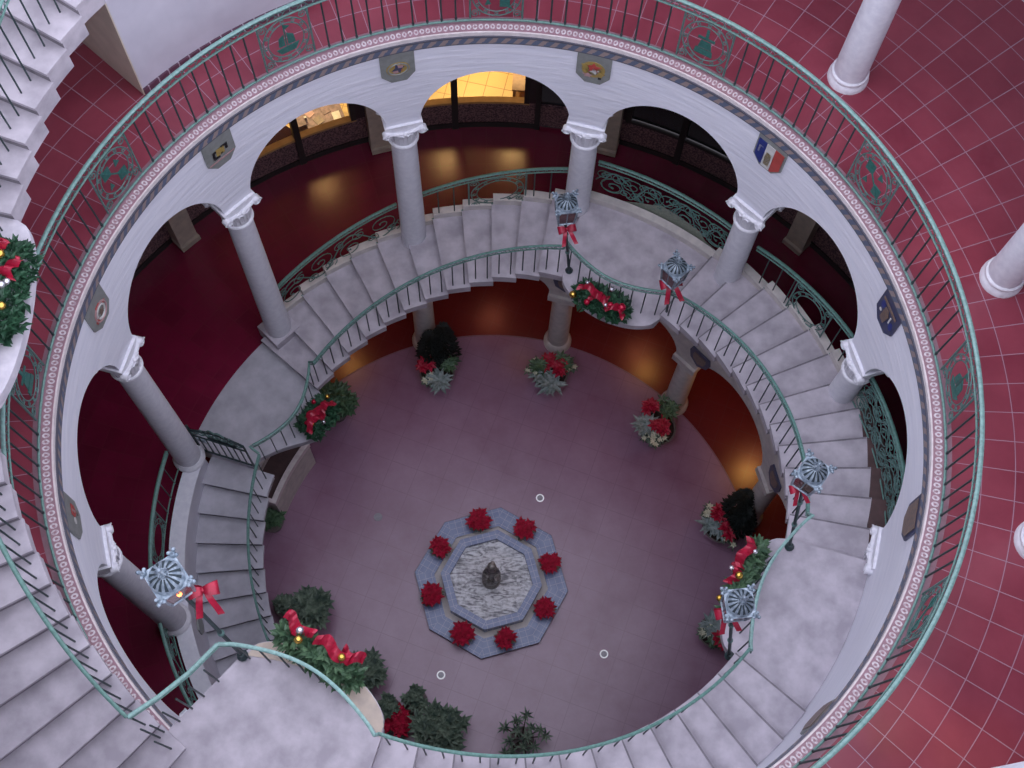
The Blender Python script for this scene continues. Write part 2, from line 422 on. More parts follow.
# shop wall around the middle floor
R0 = 9.36
S('wall_shops_dado', 'dado', MB().sector(R0, R0 + .08, 85.6, 437.3, M0, 4.66, 220))
S('baseboard_shops', 'mullion', MB().sector(R0 - .03, R0, 85.6, 437.3, M0, M0 + .16, 220))
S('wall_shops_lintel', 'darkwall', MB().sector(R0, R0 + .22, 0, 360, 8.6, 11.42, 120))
wins = [(109.2, 133.6, True), (86.4, 104.2, True), (48.8, 73.6, False), (18.8, 43.6, False), (138.8, 163.6, False), (168.8, 193.6, False)]
cuts = sorted([(w[0], w[1]) for w in wins] + [(77.3, 85.6)])
prev = -166.4; n = 1
for c0, c1 in cuts + [(193.6, 193.6)]:
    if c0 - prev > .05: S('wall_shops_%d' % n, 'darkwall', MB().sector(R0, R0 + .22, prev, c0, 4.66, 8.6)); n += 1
    prev = c1
for i, (c0, c1, lit) in enumerate(wins):
    fr = MB().sector(R0 - .04, R0 + .10, c0, c1, 4.64, 4.71, 20)
    nm = S('window_%d' % (i + 1), 'cream' if lit else 'mullion', fr)
    ps = {0: [117.2], 1: [96.2], 2: [65.9], 3: [31], 4: [151], 5: [181]}[i]
    for p in ps: MB().sector(R0 - .06, R0 + .12, p - .42, p + .42, M0, 8.6, 2).build('mullion', 'mullion', nm)
    for q in (c0 + .35, c1 - .35): MB().sector(R0 - .05, R0 + .2, q - .35, q + .35, 4.7, 8.6, 2).build('window_jamb', 'mullion', nm)
    sheet(R0 + .04, c0, c1, 4.73, 8.6).build('pane', 'glass' if lit else 'darkglass', nm)
d = S('door_1', 'darkglass', MB().sector(R0 + .05, R0 + .12, 77.3, 85.6, M0, 8.6, 6))
MB().sector(R0 - .05, R0 + .2, 84.9, 85.6, M0, 8.6, 2).build('door_jamb', 'mullion', d)
MB().sector(R0 - .01, R0 + .05, 77.3, 84.9, M0 + .12, 4.6, 6).build('kick_panel', 'dado', d)
S('floor_shop', 'shopfloor', MB().sector(R0 + .08, 13.2, 77, 136, M0 - .3, M0 + .01, 40))
S('wall_shop_back', 'cream', MB().sector(13.2, 13.4, 77, 136, M0, 8.6, 40))
S('wall_shop_end', 'cream', MB().sector(R0 + .23, 13.2, 76.7, 77, M0, 8.6, 2))
S('wall_shop_far', 'cream', MB().sector(R0 + .23, 13.2, 136, 136.3, M0, 8.6, 2))
S('ceiling_shop', 'ceil', MB().sector(R0 + .22, 13.4, 76.7, 136.3, 8.6, 8.8, 40))
# inlaid stair apron floor pieces under the left landing are part of the landing below

# piers standing against the shop wall
for k, (az, words) in enumerate(((136.0, 'tan square pier against the dark shop wall seen through the upper left arch'),
                      (106.6, 'tan square pier between the two lit shop windows'),
                      (75.4, 'tan square pier right of the dark shop door'),
                      (46.3, 'tan square pier by the dark windows seen through the right-hand arch'))):
    t = thing('wall_pier', words, 'pillar', pol(9.2, az, M0), 'tan piers along the shop wall')
    MB().box(pol(9.2, az, M0 + 2.5), (.34, .44, 5.0), az).build('shaft', 'tan', t)
    MB().box(pol(9.14, az, M0 + .1), (.36, .47, .14), az).build('plinth', 'tan', t)
    MB().box(pol(9.14, az, M0 + 5.1), (.46, .58, .2), az).build('cap', 'tan', t)

# ------------------------------------------------------------------ columns
def column(k, zb, base, words):
    az = COL0 + 30 * k; c = pol(6.13, az, zb)
    t = thing('arcade_column', words, 'column', c, 'white columns carrying the ring of arches')
    zt = 8.80
    if zt > zb:
        f0 = (zb - M0) / (zt - M0)
        MB().lathe([(.262 - .034 * (f0 + (1 - f0) * i / 8), zb + (zt - zb) * i / 8) for i in range(9)], 28, pol(6.13, az)).build('shaft', 'column', t, True)
    if base:
        MB().lathe([(.315, zb), (.315, zb + .05), (.30, zb + .09), (.275, zb + .11), (.287, zb + .135), (.265, zb + .17)], 28, pol(6.13, az)).build('base', 'capital', t, True)
    cap = MB().lathe([(.22, zt - .03), (.262, zt - .01), (.275, zt + .02), (.262, zt + .05), (.235, zt + .06), (.24, zt + .2), (.265, zt + .34), (.30, zt + .45)], 28, pol(6.13, az)).build('capital', 'capital', t, True)
    fl = MB(); x0, y0 = pol(6.13, az)[:2]
    for q in range(22):
        a = 2 * PI * q / 22
        fl.tube([(x0 + .242 * math.cos(a), y0 + .242 * math.sin(a), zt + .08), (x0 + .268 * math.cos(a), y0 + .268 * math.sin(a), zt + .34), (x0 + .295 * math.cos(a), y0 + .295 * math.sin(a), zt + .43)], .011, 5)
    fl.build('fluting', 'capital', cap)
    MB().box(pol(6.19, az, zt + .49), (.56, .60, .09), az).box(pol(6.20, az, zt + .60), (.58, .66, .13), az).build('abacus', 'capital', cap)
    e = Vector((-math.sin(rad(az)), math.cos(rad(az)), 0)); rr = Vector((math.cos(rad(az)), math.sin(rad(az)), 0))
    vb = rr * 5.89 + Vector((0, 0, zt + .47))
    MB().tube([vb + e * x + Vector((0, 0, z_)) for x, z_ in ((-.30, .06), (-.15, .02), (0, -.01), (.15, .02), (.30, .06))], .035, 8).ball(vb - rr * .02, .05, 8, 5).build('scroll_bar', 'capital', cap, True)
    for s in (-1, 1):
        for ro in (5.90, 6.42):
            cc = rr * ro + e * (.305 * s) + Vector((0, 0, zt + .50)); w = MB()
            w.tube([cc + rr * x for x in (-.05, .05)], .08, 14)
            pts = []
            for j in range(22):
                a = j * .5; r_ = .08 - .0031 * j
                pts.append(cc - rr * .055 + e * (math.cos(a) * r_ * s) + Vector((0, 0, math.sin(a) * r_)))
            w.tube(pts, .013, 5).build('volute', 'capital', cap, True)
    return t
column(5, M0 + .31, True, 'white column on the low wall beside the lowest flight, behind the big lantern')
column(4, M0 + .31, True, 'white column at the iron gate by the left landing')
column(3, M0 + .0, False, 'white column at the foot of the curved flight above the left landing')
column(2, 4.9, False, 'white column between the two lit shop windows, rising from the stair edge')
column(1, ZT - .05, False, 'white column behind the lantern at the head of the curved flight')
column(0, 6.55, False, 'white column at the right end of the scrolled landing railing')
column(-1, 7.4, False, 'short white column end beside the openwork railing on the right')
column(-2, 8.4, False, 'white capital just above the stair treads at the right wall')
column(6, M0 + .31, True, 'white column tucked beside the upper landing edge at lower left')
MB().box(pol(6.13, COL0 + 90, M0 + .2), (.60, .62, .46), COL0 + 90).build('column_plinth', 'stone', bpy.data.objects['arcade_column.002'])

UPC = {0: 'tall white column on the balcony nearest the upper right corner', -1: 'tall white column on the balcony at the right edge, the higher one', -2: 'tall white column on the balcony at the right edge, the lower sliver', -3: 'tall white column on the balcony at the lower right corner'}
for k, words in UPC.items():
    az = COL0 + 30 * k - .8; t = thing('balcony_column', words, 'column', pol(7.43, az, ZB), 'round columns standing on the red balcony')
    MB().lathe([(.255 - .035 * i / 8, ZB + .16 + 4.1 * i / 8) for i in range(9)], 32, pol(7.43, az)).build('shaft', 'column', t, True)
    MB().lathe([(.31, ZB), (.31, ZB + .07), (.29, ZB + .1), (.275, ZB + .13), (.29, ZB + .16), (.285, ZB + .19), (.258, ZB + .21)], 32, pol(7.43, az)).build('base', 'capital', t, True)
    MB().lathe([(.23, ZB + 4.25), (.26, ZB + 4.3), (.24, ZB + 4.36), (.30, ZB + 4.62)], 28, pol(7.43, az)).box(pol(7.43, az, ZB + 4.73), (.7, .7, .23), az).build('capital', 'capital', t)

# ------------------------------------------------------------------ stair arcade below (court level)
LA0, LA1 = -58, 139
def larch(a):
    d = ((a - 31.12 + 15) % 30) - 15; x = abs(d) / 12.3
    return 2.95 if x >= 1 else 2.98 + 1.0 * math.sqrt(1 - x * x)
def ltop(a): return zslope(a) - .42 if a < 139 else M0 - .35
W = MB(); es = set([LA0, LA1]); a = LA0
while a < LA1: es.add(round(a, 3)); a += .75
for k in range(-3, 5):
    for s in (-1, 1):
        for e in (12.3, 12.28, 12.0):
            q = 31.12 + 30 * k + s * e
            if LA0 < q < LA1: es.add(round(q, 3))
es = sorted(es); vs = []; fs = []
for a in es: z = larch(a); vs += [pol(5.78, a, z), pol(6.2, a, z), pol(6.2, a, max(z + .2, ltop(a))), pol(5.78, a, max(z + .2, ltop(a)))]
for i in range(len(es) - 1):
    p = 4 * i; q = p + 4
    for k in range(4): fs.append((p + k, p + (k + 1) % 4, q + (k + 1) % 4, q + k))
n = 4 * (len(es) - 1); fs += [(3, 2, 1, 0), (n, n + 1, n + 2, n + 3)]
W.add(vs, fs); S('wall_stair_arcade', 'lowpier', W)
LOWP = {3: 'court pillar under the left end of the curved flight', 2: 'pale court pillar behind the black conifers at the back', 1: 'pale court pillar behind the red and silver planter at the back',
        0: 'pale court pillar behind the round planter with white flowers', -1: 'pale court pillar behind the conifer planter on the right', -2: 'pale court pillar under the right-hand landing'}
for k, words in LOWP.items():
    az = COL0 + 30 * k; t = thing('court_pillar', words, 'pillar', pol(6.0, az, 0), 'pale pillars under the stair')
    MB().lathe([(.25 - .02 * i / 5, .2 + 2.4 * i / 5) for i in range(6)], 24, pol(6.0, az)).build('shaft', 'lowpier', t, True)
    MB().lathe([(.33, 0), (.33, .1), (.29, .16), (.30, .19), (.26, .24)], 24, pol(6.0, az)).build('base', 'lowpier', t, True)
    MB().lathe([(.235, 2.55), (.27, 2.6), (.25, 2.66), (.28, 2.75)], 24, pol(6.0, az)).box(pol(5.99, az, 2.86), (.56, .6, .22), az).build('capital', 'lowpier', t, True)
for az, words in ((75.6, 'dark shield on the spandrel under the stair behind the back landing'), (43.3, 'dark blue shield on the spandrel below the right flight'), (14.0, 'dark oval shield at the right end of the stair arcade')):
    t = thing('spandrel_shield', words, 'plaque', pol(5.77, az, 3.7), 'dark shields under the stair')
    e = Vector((-math.sin(rad(az)), math.cos(rad(az)), 0)); c = Vector(pol(5.775, az, 3.62)); r_ = Vector((math.cos(rad(az)), math.sin(rad(az)), 0))
    sh = [(-.24, .30), (.24, .30), (.28, .1), (.22, -.16), (0, -.34), (-.22, -.16), (-.28, .1)]
    MB().poly([c + e * x + Vector((0, 0, y)) for x, y in sh], r_ * -.03).build('plate', 'navy', t)
    MB().poly([c - r_ * .03 + e * x * .62 + Vector((0, 0, y * .62)) for x, y in sh], r_ * -.012).build('emblem', 'glaze_bronze', t)

# ------------------------------------------------------------------ stairs
def right_ro(a): return RO if a > 14 else max(5.93, RO - (14 - a) * .0145)
def flight(label, ri, ro, a_start, da, nst, z_start, dz, m='stone', side='stone_edge', extra=.05, riser='riser', setback=.62, shade_strip=False):
    t = thing('stair_flight', label, 'stairs', pol((ri + call(ro, a_start)) / 2, a_start, z_start), 'curved stone flights round the well')
    sgn = 1 if da > 0 else -1
    for i in range(nst):
        a0 = a_start + da * i; a1 = a_start + da * (i + 1); zt = z_start + dz * (i + 1) if dz > 0 else z_start + dz * (i + 1)
        if dz > 0: b0 = a0 - sgn * .28; b1 = a1 + sgn * .05     # nosing at the lower (near) edge
        else: b0 = a0 - sgn * .05; b1 = a1 + sgn * .28
        rof = ro; ro_ = (lambda a: call(rof, a) - .01)
        st = MB().sector(ri, ro, b0, b1, zt - .055, zt, 4)
        c0, c1 = a0, a1 + (sgn * .06 if dz > 0 else 0)
        st.sector(ri + .03, ro_, c0, c1, zt - H - extra, zt - .054, 4)
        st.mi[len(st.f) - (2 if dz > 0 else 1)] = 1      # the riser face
        if shade_strip:  # thin dark band painted in for the shadow line at the nosing
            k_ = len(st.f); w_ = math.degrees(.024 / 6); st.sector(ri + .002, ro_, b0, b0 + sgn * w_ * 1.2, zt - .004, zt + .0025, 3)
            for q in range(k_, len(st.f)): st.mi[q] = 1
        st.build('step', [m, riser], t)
    zl = (lambda a: (max(z_start - .12, z_start + dz * ((a - a_start) / da) - .62) if dz > 0 else max(-.0, z_start + dz * ((a - a_start) / da) - .62)))
    zu = (lambda a: max(zl(a) + .02, z_start + dz * ((a - a_start) / da) - (.16 if dz > 0 else .36)))
    MB().sector(ri + setback, (lambda a: call(ro, a) - .02), a_start, a_start + da * nst, zl, zu, nst * 2).build('stringer', side, t)
    return t
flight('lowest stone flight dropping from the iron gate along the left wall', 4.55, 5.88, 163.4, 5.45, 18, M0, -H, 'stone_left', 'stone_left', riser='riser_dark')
flight('stone flight curving up from the left landing past the lit windows', RI, RO, 139.7, -5.39, 12, M0, H)
flight('stone flight on the right between the two lanterns, below the openwork railing', RI, right_ro, 50.2, -5.44, 12, ZT, H, shade_strip=True)
flight('stone flight climbing along the bottom edge to the near landing', RI, 5.955, -40.0, -5.52, 12, ZR, H, shade_strip=True)
flight('near stone flight crossing the lower left corner over the balcony', 5.98, 7.95, -128.1, -3.68, 11, ZZ, H, extra=.10, setback=.7)
ZU = ZZ + 12 * H
flight('topmost stone flight crossing the upper left corner', 5.98, 7.95, 168.2, -3.6, 8, ZU, H, extra=.16, setback=1.0)
LEFT_FRONT = ((139.7, 4.66), (141, 4.32), (143, 4.12), (146, 4.04), (150, 4.06), (153, 4.25), (157, 4.58), (160.7, 4.86), (163.4, 4.98))
def left_front(a):
    for (x0, y0), (x1, y1) in zip(LEFT_FRONT, LEFT_FRONT[1:]):
        if a <= x1: return y0 + (y1 - y0) * (a - x0) / (x1 - x0)
    return LEFT_FRONT[-1][1]
def landing(label, a0, a1, z, ro, m='stone', base=RI, amp=.58, th=.16, front=None):
    t = thing('stair_landing', label, 'landing', pol(5.3, (a0 + a1) / 2, z), 'stone landings with bowed fronts')
    bf = front or (lambda a: bulge(a, a0, a1, base, amp))
    ms = (lambda a: bf(a) + .06) if front else (lambda a: bulge(a, a0, a1, base, amp * .8) + .03)
    MB().sector(bf, ro, a0, a1, z - th, z, 48).build('slab', m, t)
    MB().sector(ms, lambda a: ms(a) + .5, a0 + .3, a1 - .3, z - th - .14, z - th, 48).build('moulding', 'stone_edge', t)
    if label.startswith('large'): MB().sector(lambda a: bf(a) + .012, lambda a: bulge(a, a0, a1, 4.76, .40, .8), a0 + .6, a1 - .2, z - .002, z + .012, 40).build('ledge', 'tan', t)
    MB().sector(base + .5, ro - .05, a0, a1, z - .45, z - th, 20).build('underside', 'lowpier', t)
    return t
landing('bowed grey landing level with the red floor, beside the iron gate', 139.7, 163.4, M0 + .006, 6.28, 'stone_left', front=left_front)
landing('bowed pale landing at the back between two lanterns', 50.2, 75.0, ZT, RO)
landing('bowed pale landing at right against the white wall, with two lanterns', -40.0, -15.03, ZR, 5.955)
landing('large pale landing nearest the viewer at the bottom, below the biggest lantern', -131.3, -106.2, ZZ, 8.2)
landing('bowed landing with a wreath, cut by the left edge of the photo', 168.2, 191.4, ZU, 7.95, 'stone_edge', 5.98, .44)
# outer kerb blocks beside the treads
kb = 0
for lo, hi, words in ((79.6, 136.0, 'stepped stone kerb outside the railing of the curved back flight'), (-15.0, 50.0, 'stepped stone kerb outside the railing of the right flight')):
    t = thing('stair_kerb', words, 'kerb', pol(6.35, (lo + hi) / 2, zstair((lo + hi) / 2)))
    a = hi
    st, da, zz = (139.7, 5.39, M0) if lo > 60 else (50.2, 5.44, ZT)
    for i in range(1 if lo > 60 else 0, 12):
        x1 = st - da * i; x0 = st - da * (i + 1)
        MB().sector((lambda a: (RO if lo > 60 else right_ro(a)) + .002), RO + .16, x0, x1, zz + H * (i + 1) - .75, zz + H * (i + 1) + (.16 if lo > 60 or x0 > 10 else .03), 3).build('kerb_block', 'lowpier' if lo > 60 or x0 > 8 else 'brownpanel', t)
t = thing('landing_kerb', 'low olive-grey kerb outside the scrolled railing of the back landing', 'kerb', pol(6.35, 62, ZT))
MB().sector(RO + .002, RO + .16, 50.25, 75, ZT - .4, ZT + .16, 14).build('kerb_block', 'lowpier', t)
# low wall beside the lowest flight
t = thing('low_wall', 'low white wall between the red floor and the lowest flight', 'wall', pol(6.05, 195, 0))
MB().sector(5.87, 6.15, 165.2, 228.6, 0, M0 + .26, 50).build('wall_body', 'greywall', t)
MB().sector(5.85, 6.16, 165.2, 228.6, M0 + .26, M0 + .31, 50).build('coping', 'column', t)
c = Vector(pol(5.865, 195.6, 3.05)); e = Vector((-math.sin(rad(195.6)), math.cos(rad(195.6)), 0)); r_ = Vector(pol(1, 195.6))
MB().poly([c + e * x + Vector((0, 0, y)) for x, y in ((-.2, .28), (.2, .28), (.24, 0), (.15, -.22), (0, -.32), (-.15, -.22), (-.24, 0))], r_ * -.03).build('shield', 'plaque', t)
# stone trough under the bowed landing
t = thing('stone_trough', 'pale-rimmed stone trough with brown recess below the left landing', 'trough', pol(5.15, 155, 0))
MB().sector(4.86, 5.5, 146.5, 164, 0, 1.25, 14).build('body', 'lowpier', t)
rm = MB().sector(4.82, 4.93, 146.5, 164.5, 1.25, 1.45, 14).sector(5.43, 5.52, 146.5, 164.5, 1.25, 1.45, 14).sector(4.93, 5.43, 163.5, 164.5, 1.25, 1.45, 2).sector(4.93, 5.43, 146.5, 147.5, 1.25, 1.45, 2)
rm.build('rim', 'lip', t); MB().sector(4.94, 5.42, 147.5, 163.5, 1.25, 1.30, 12).build('recess', 'brownpanel', t)
# ------------------------------------------------------------------ railings
def lerp_path(path, n):
    """resample a list of (r, az, z) evenly enough for tubes"""
    out = []
    for i in range(len(path) - 1):
        k = max(1, int(n * 1.0))
        for j in range(k):
            t = j / k; out.append(tuple(path[i][q] + (path[i + 1][q] - path[i][q]) * t for q in range(3)))
    out.append(path[-1]); return out
def xyz(p, dz=0.0, dr=0.0): return pol(p[0] + dr, p[1], p[2] + dz)
def at_len(path, d):
    for i in range(len(path) - 1):
        a, b = Vector(xyz(path[i])), Vector(xyz(path[i + 1])); L = (b - a).length
        if d <= L or i == len(path) - 2: 
            t = min(1, d / L); return tuple(path[i][q] + (path[i + 1][q] - path[i][q]) * t for q in range(3))
        d -= L
def path_len(path): return sum((Vector(xyz(path[i + 1])) - Vector(xyz(path[i]))).length for i in range(len(path) - 1))
def railing(label, path, feet, h=1.04, group='green iron railings round the stair well', hand='green', scrolls=True, foot_fn=None, rr=.025, baluster_r=.0125, low=None):
    """path: nosing line (r, az, z); feet: list of (r, az, zfoot)"""
    t = thing('iron_railing', label, 'railing', xyz(path[len(path) // 2]), group)
    MB().tube([xyz(p, h) for p in path], rr, 8, flat=.7).build('handrail', hand, t, True)
    MB().tube([xyz(p, h - .125) for p in path], .014, 6).build('sub_rail', 'green', t, True)
    if scrolls:
        L = path_len(path); n = max(2, int(L / .085)); pts = []
        sc = MB()
        for i in range(n):
            p = at_len(path, L * (i + .5) / n); q = at_len(path, L * (i + 1.3) / n)
            b = Vector(xyz(p, h - .062)); tv = (Vector(xyz(q, h - .062)) - b)
            if tv.length < 1e-6: continue
            tv.normalize(); s = 1 if i % 2 else -1
            sc.tube([b + tv * (math.cos(w) * .033) + Vector((0, 0, math.sin(w) * .042 * s)) for w in [x * .62 for x in range(9)]], .008, 4)
        sc.build('scroll_band', 'scroll', t)
    if low is not None: MB().tube([xyz(p, low) for p in path], .014, 6).build('bottom_rail', 'green', t, True)
    for f in feet:
        r_, a, zf = f[:3]; zt_ = f[3] if len(f) > 3 else zf + h - .12
        MB().tube([pol(r_, a, zf), pol(r_, a, zt_)], baluster_r, 6).build('baluster', 'iron', t)
    return t
def stair_feet(a_start, da, nst, z0, dz, R, h):
    out = []
    for i in range(nst):
        for fr in (.25, .75):
            a = a_start + da * (i + fr); zt = z0 + dz * (i + 1)
            zs = z0 + dz * (i + fr) + (dz * .5 if dz > 0 else dz * .5)
            out.append((R, a, zt, zs + h - .12))
    return out
def arc(R, a0, a1, zf, n=24): return [(call(R, a0 + (a1 - a0) * i / n), a0 + (a1 - a0) * i / n, call(zf, a0 + (a1 - a0) * i / n)) for i in range(n + 1)]
HR = 1.02
def lin(a0, z0, a1, z1): return lambda a: z0 + (z1 - z0) * (a - a0) / (a1 - a0)
railing('green railing along the inner edge of the curved back flight', arc(4.76, 138.0, 75.6, zslope, 40), stair_feet(139.7, -5.39, 12, M0, H, 4.76, HR), HR)
railing('green railing along the inner edge of the right flight', arc(4.76, 49.8, -12.5, zslope, 40), stair_feet(50.2, -5.44, 12, ZT, H, 4.76, HR), HR)
railing('green railing sweeping along the inner edge of the bottom flight', arc(4.76, -40.5, -105.5, zslope, 40), stair_feet(-40.0, -5.52, 12, ZR, H, 4.76, HR), HR)
railing('green railing along the inner edge of the lowest flight, below the gate', arc(4.68, 163.0, 228.0, lambda a: M0 - H * ((a - 163.4) / 5.45 + .35), 40), stair_feet(163.4, 5.45, 12, M0, -H, 4.68, HR), HR)
def bow_rail(a): 
    return a
def rail_bow(a0, a1, amp=.36, base=4.80): return lambda a: bulge(a, a0, a1, base, amp, .8)
def landing_rail(label, a0, a1, z, amp=.40, nb=9, hand='green', skip=(), base=4.80, scrolls=True, ends=None):
    R = rail_bow(a0 - .01, a1 + .01, amp, base)
    feet = [(R(a0 + (a1 - a0) * (i + .5) / nb), a0 + (a1 - a0) * (i + .5) / nb, z) for i in range(nb) if i not in skip]
    return railing(label, ([ends[0]] if ends else []) + arc(R, a0, a1, z, 36) + ([ends[1]] if ends else []), feet, HR, hand=hand, scrolls=scrolls)
landing_rail('bowed green railing of the left landing behind its garland', 138.4, 162.2, M0, .46, base=4.9, ends=((4.76, 138.0, zslope(138.0)), (4.68, 163.0, M0 - H * .28)))
landing_rail('bowed green railing of the back landing between two lanterns', 50.3, 75.1, ZT, ends=((4.76, 49.8, zslope(49.8)), (4.76, 75.6, zslope(75.6))))
landing_rail('bowed green railing of the right landing between two lanterns', -40.1, -13.5, ZR, hand='pale_green', ends=((4.76, -40.5, zslope(-40.5)), (4.76, -12.5, zslope(-12.5))))
landing_rail('pale bowed railing of the big landing nearest the viewer', -131.4, -106.0, ZZ, .40, 9, 'pale_green', ends=((4.84, -131.9, ZZ + .02), (4.76, -105.5, zslope(-105.5))))
railing('short pale railing across the end of the big near landing', [(4.84, -131.9, ZZ), (5.3, -131.9, ZZ), (5.7, -132.1, ZZ + .10), (6.1, -132.4, ZZ + .30)],
        [(r_, -131.0, ZZ, ZZ + .92) for r_ in (5.16, 5.41, 5.61, 5.82, 6.02)], HR + .02, hand='pale_green', scrolls=False)
upz = lambda a: ZZ + H * ((-128.1 - a) / 3.68 + .5)
railing('green railing climbing the near flight at lower left', arc(6.1, -132.4, -168.4, upz, 30), stair_feet(-128.1, -3.68, 11, ZZ, H, 6.1, HR), HR)
U2 = lambda a: ZU + H * ((168.2 - a) / 3.6 + .5)
railing('green railing of the topmost flight at upper left', arc(6.24, 167.6, 139.6, U2, 30), stair_feet(168.2, -3.6, 8, ZU, H, 6.24, 1.15), 1.15)
landing_rail('bowed green railing of the landing at the left photo edge', 168.6, 191.2, ZU, .12, 9, base=6.14)

def scroll_panel(parent, R, a0, a1, z0, z1, emblem=None, name='scroll_panel', rings=True):
    """openwork panel on the cylinder R between two azimuths; z0/z1 may be functions of azimuth"""
    def q(u, v):
        a = a0 + (a1 - a0) * u; lo, hi = call(z0, a), call(z1, a); return pol(R, a, lo + (hi - lo) * v)
    p = MB(); asp = 1.0
    p.tube([q(0, v / 6) for v in range(7)], .017, 6).tube([q(1, v / 6) for v in range(7)], .017, 6)
    def circ(cx, cy, r, n=26, t=.012, a=0, turn=1.0, shrink=0):
        pts = []
        for i in range(n + 1):
            w = a + 2 * PI * turn * i / n; r2 = r * (1 - shrink * i / n)
            pts.append(q(cx + r2 * math.cos(w) / asp, cy + r2 * math.sin(w)))
        p.tube(pts, t, 5)
    if rings:
        circ(.5, .5, .46); circ(.5, .5, .36, t=.010)
        for i in range(12):
            w = 2 * PI * i / 12; circ(.5 + .41 * math.cos(w) / asp, .5 + .41 * math.sin(w), .045, 10, .008, w, 1.3, .6)
        for sx in (0, 1):
            for sy in (0, 1):
                cx = .10 if sx == 0 else .90; cy = .10 if sy == 0 else .90
                circ(cx, cy, .09, 16, .010, w, 1.6, .75)
    ob = p.build(name, 'scroll', parent)
    if emblem:
        e = MB(); nrm = Vector(pol(1, (a0 + a1) / 2)) * .012
        def pl(pts): e.poly([Vector(q(.5 + (x - .5) / asp, y)) for x, y in pts], nrm)
        if emblem == 'ship':
            pl([(.28, .34), (.36, .22), (.66, .22), (.75, .36)]); pl([(.34, .38), (.47, .38), (.47, .62), (.36, .56)])
            pl([(.53, .38), (.68, .38), (.66, .56), (.53, .64)]); pl([(.487, .36), (.513, .36), (.513, .84), (.487, .84)]); pl([(.51, .72), (.62, .76), (.51, .82)])
        elif emblem == 'fort':
            pl([(.30, .24), (.68, .24), (.66, .36), (.32, .36)]); pl([(.36, .38), (.64, .38), (.60, .54), (.40, .54)]); pl([(.33, .57), (.67, .57), (.67, .62), (.33, .62)]); pl([(.47, .62), (.53, .62), (.53, .80), (.47, .80)])
        else:
            pl([(.24, .54), (.44, .54), (.44, .74), (.24, .74)]); pl([(.56, .24), (.76, .24), (.76, .44), (.56, .44)])
            e.tube([q(.5 + (x - .5) / asp, y) for x, y in ((.22, .78), (.50, .49), (.80, .2))], .013, 5)
            pl([(.57, .58), (.70, .62), (.60, .74)]); pl([(.28, .28), (.40, .30), (.34, .42)])
        e.build('emblem', 'teal', ob)
    return ob
def vine(parent, R, a0, a1, z0, z1, waves=4, name='scrollwork'):
    p = MB()
    def q(a, v): return pol(R, a, call(z0, a) + (call(z1, a) - call(z0, a)) * v)
    n = waves * 14
    p.tube([q(a0 + (a1 - a0) * i / n, .5 + .36 * math.sin(2 * PI * waves * i / n / 2)) for i in range(n + 1)], .013, 5)
    for k in range(waves):
        ac = a0 + (a1 - a0) * (k + .5) / waves; s = 1 if k % 2 == 0 else -1
        for (dx, dv, r_) in ((0, -.12 * s, .30), (.30, .20 * s, .17), (-.32, .22 * s, .14)):
            pts = []
            wz = abs(rad((a1 - a0) / waves)) * R
            hh = call(z1, ac) - call(z0, ac)
            for i in range(24):
                w = i * .42; r2 = r_ * (1 - i / 27)
                a = ac + (a1 - a0) / waves * dx + math.degrees(r2 * hh * math.cos(w + s) / R) * (1 if a1 > a0 else -1)
                pts.append(q(a, .5 + dv + r2 * math.sin(w + s)))
            p.tube(pts, .010, 5)
            p.ball(pts[-1], .022, 6, 4)
    return p.build(name, 'scroll', parent)
def tl_last(): return [o.name for o in bpy.data.objects if o.name.startswith('iron_railing')][-1]
# outer stair railings, one bay between each two columns
def outer_bay(label, a0, a1, zf, h, kind, zfoot=None, R=6.30, panel=None):
    g = 'green railings between the columns'
    feet = []
    if kind == 'bars':
        pa, pb = panel
        n = int(abs(a1 - a0) / 2.65)
        for i in range(1, n):
            a = a0 + (a1 - a0) * i / n
            if min(pa, pb) - .6 < a < max(pa, pb) + .6: continue
            feet.append((R, a, call(zf, a) - .02, call(zf, a) + h - .12))
    t = railing(label, arc(R, a0, a1, zf, 28), feet, h, g, scrolls=True, low=.06, rr=.032)
    if kind == 'vine': vine(t, R, a0, a1, lambda a: call(zf, a) + .07, lambda a: call(zf, a) + h - .13, max(3, int(abs(a1 - a0) / 5.5)))
    else: scroll_panel(t, R, panel[0], panel[1], lambda a: call(zf, a) + .06, lambda a: call(zf, a) + h - .13, None)
    return t
outer_bay('scrolled green railing above the first steps from the left landing', 133.6, 108.4, zslope, 1.2, 'vine')
outer_bay('green railing with oval scroll panel in front of the lit tile-floored shop', 103.8, 78.4, zslope, 1.2, 'bars', panel=(95.5, 85.5))
tl = outer_bay('scrolled green railing with olive silhouette behind the back landing', 73.8, 48.4, ZT, 1.2, 'vine', R=6.46)
vine(tl, 6.46, 72.5, 49.5, ZT + .1, ZT + 1.05, 7)
sil = MB(); sil_pts = [(69, .05), (66, .22), (63.5, .36), (62, .48), (59.5, .44), (57, .40), (54.5, .34), (53, .16), (50, .05)]
vs = [pol(6.45, a, ZT + .03) for a, v in sil_pts] + [pol(6.45, a, ZT + .03 + v) for a, v in sil_pts]; n = len(sil_pts)
sil.add(vs, [(i, i + 1, n + i + 1, n + i) for i in range(n - 1)]); sil.build('silhouette_plate', 'olive', tl)
outer_bay('green railing with round scroll panel beside the right flight', 43.6, 18.4, zslope, 1.2, 'bars', panel=(34.6, 26.4))
outer_bay('dense openwork green railing inside the right-hand arch', 13.8, -11.4, zslope, 1.2, 'vine', R=6.2)
vine(bpy.data.objects[tl_last()], 6.21, 13.8, -11.4, lambda a: zslope(a) + .05, lambda a: zslope(a) + .62, 8)
vine(bpy.data.objects[tl_last()], 6.21, 13.0, -11.0, lambda a: zslope(a) + .55, lambda a: zslope(a) + 1.08, 8)
